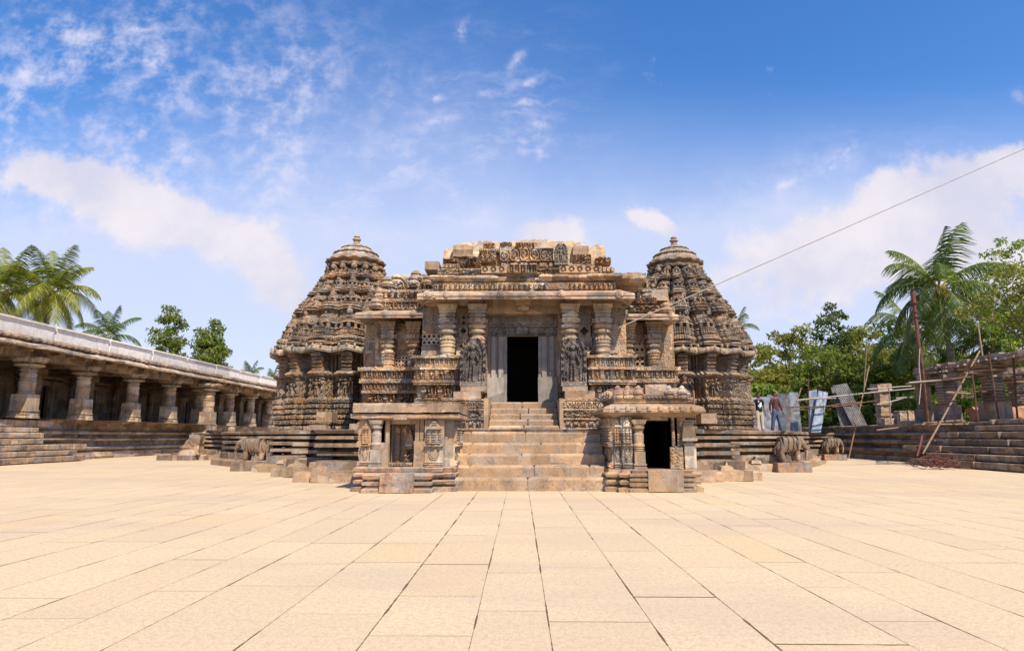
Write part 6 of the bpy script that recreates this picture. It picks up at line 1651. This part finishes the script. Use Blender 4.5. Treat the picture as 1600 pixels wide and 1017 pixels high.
# high mottled cloud
nA = noise(nt, P0, 17, 6, .62); nB = noise(nt, cvec(ca, cb_, 3.1), 4.2, 5, .6); nC = noise(nt, cvec(ca, cb_, 7.7), 34, 4, .6)
mott = mul(ramp(nt, ma(nt, 'ADD', mul(nA, .7), mul(nC, .3)), .42, .66), ramp(nt, nB, .33, .62))
regA = add(mul(ell(180, 120, 340, 180, -10), 1.2), mul(ell(420, 130, 160, 120), .5), mul(ell(330, 260, 260, 120, -25), .9), mul(ell(640, 280, 110, 130, 0), .5), mul(ell(60, 330, 200, 90), .8), mul(ell(1210, 285, 170, 45, 15), .6))
cir = mul(mott, ma(nt, 'MINIMUM', regA, 1.0))
wm = nd(nt, 'ShaderNodeMapping'); wm.inputs['Rotation'].default_value = (0, 0, R_(24)); wm.inputs['Scale'].default_value = (9, 26, 1); nt.links.new(cvec(wa, wb), wm.inputs[0])
wisp = ramp(nt, noise(nt, wm.outputs[0], 1.0, 7, .68), .46, .72)
regW = add(ell(250, 160, 420, 200, -10), mul(ell(800, 170, 130, 130), .8), mul(ell(650, 330, 150, 120), .8), mul(ell(1250, 280, 260, 60, 15), .5))
puff = add(ell(690, 143, 16, 8, 10), ell(765, 133, 26, 9, 15), ell(815, 122, 30, 8, 10), ell(818, 154, 30, 9, 5), ell(845, 195, 30, 12, 25), ell(832, 222, 34, 10, 10), ell(835, 243, 34, 8, 12), ell(690, 187, 24, 7), ell(1225, 283, 20, 8), ell(1285, 265, 14, 10), ell(1325, 250, 22, 9), ell(805, 90, 20, 8, 20), ell(1590, 148, 18, 12), ell(720, 45, 20, 10, 20))
cir = add(cir, mul(mul(ma(nt, 'MINIMUM', puff, 1.0), ramp(nt, nC, .32, .7)), .8), mul(mul(wisp, regW), .45))
# cumulus
nD = noise(nt, cvec(ca, cb_, 1.3), 7.5, 7, .58)
cu = add(ell(110, 278, 120, 45, -12), ell(210, 318, 130, 48, -20), ell(330, 365, 100, 45, -15), mul(ell(430, 430, 75, 55, -25), .85), mul(ell(470, 480, 60, 35, -20), .5), mul(ell(862, 362, 62, 28), .9), mul(ell(990, 340, 40, 18, -35), .6), mul(ell(1030, 362, 38, 20, -20), .6), mul(ell(1580, 255, 90, 45, 18), .9), mul(ell(1460, 310, 140, 60, 14), .95), mul(ell(1500, 400, 220, 80, 5), .85), mul(ell(1290, 425, 200, 60, 20), .7), mul(ell(1170, 400, 150, 45, 25), .35))
cum = ramp(nt, ma(nt, 'ADD', ma(nt, 'ADD', cu, mul(ma(nt, 'SUBTRACT', nD, .5), 1.7)), mul(ma(nt, 'SUBTRACT', nC, .5), .5)), .25, .8)
# thin veil low down
veil = add(mul(ell(250, 470, 520, 110, -6, ca, cb_), .62), mul(ell(640, 420, 400, 90, 0, ca, cb_), .25), mul(ell(1300, 480, 420, 120, 0, ca, cb_), .6), mul(ell(600, 250, 300, 210, 0, ca, cb_), .22), mul(ell(1250, 380, 420, 110, 10, ca, cb_), .3))
hz_ = ramp(nt, cb_, .62, .2)
veil = ma(nt, 'MULTIPLY', add(veil, mul(hz_, .70)), ma(nt, 'ADD', mul(nB, .8), .6))
skyc = mix(nt, 1.0, sky.outputs[0], (1.08, .99, 1.02), 'MULTIPLY')
hs = nd(nt, 'ShaderNodeHueSaturation'); hs.inputs['Saturation'].default_value = 1.35; hs.inputs['Value'].default_value = 1.2; nt.links.new(skyc, hs.inputs['Color'])
SK = .13
K = 1 / SK
c = mix(nt, ma(nt, 'MINIMUM', veil, .85), hs.outputs[0], (.53 * K, .57 * K, .73 * K))
c = mix(nt, mul(cir, .72), c, (.62 * K, .61 * K, .74 * K))
shade = ramp(nt, nD, .3, .7)
cc = mix(nt, shade, (.56 * K, .54 * K, .63 * K), (.72 * K, .66 * K, .67 * K))
c = mix(nt, mul(cum, .8), c, cc)
# below the horizon keep plain sky
nt.links.new(c, bg.inputs[0]); bg.inputs[1].default_value = SK
sun = bpy.data.lights.new('sun', 'SUN'); so = bpy.data.objects.new('sun', sun); COL.objects.link(so)
sun.energy = 5.0; sun.angle = R_(.53); sun.color = (1, .915, .75)
dv = Vector((math.sin(R_(SUN_AZ)) * math.cos(R_(SUN_EL)), math.cos(R_(SUN_AZ)) * math.cos(R_(SUN_EL)), math.sin(R_(SUN_EL))))
so.rotation_euler = dv.to_track_quat('Z', 'Y').to_euler()
vs = S.view_settings; S.display_settings.display_device = 'sRGB'; vs.view_transform = 'Standard'; vs.look = 'None'; vs.exposure = .42; vs.gamma = 1
S.cycles.max_bounces = 6; S.cycles.diffuse_bounces = 2; S.cycles.transparent_max_bounces = 4
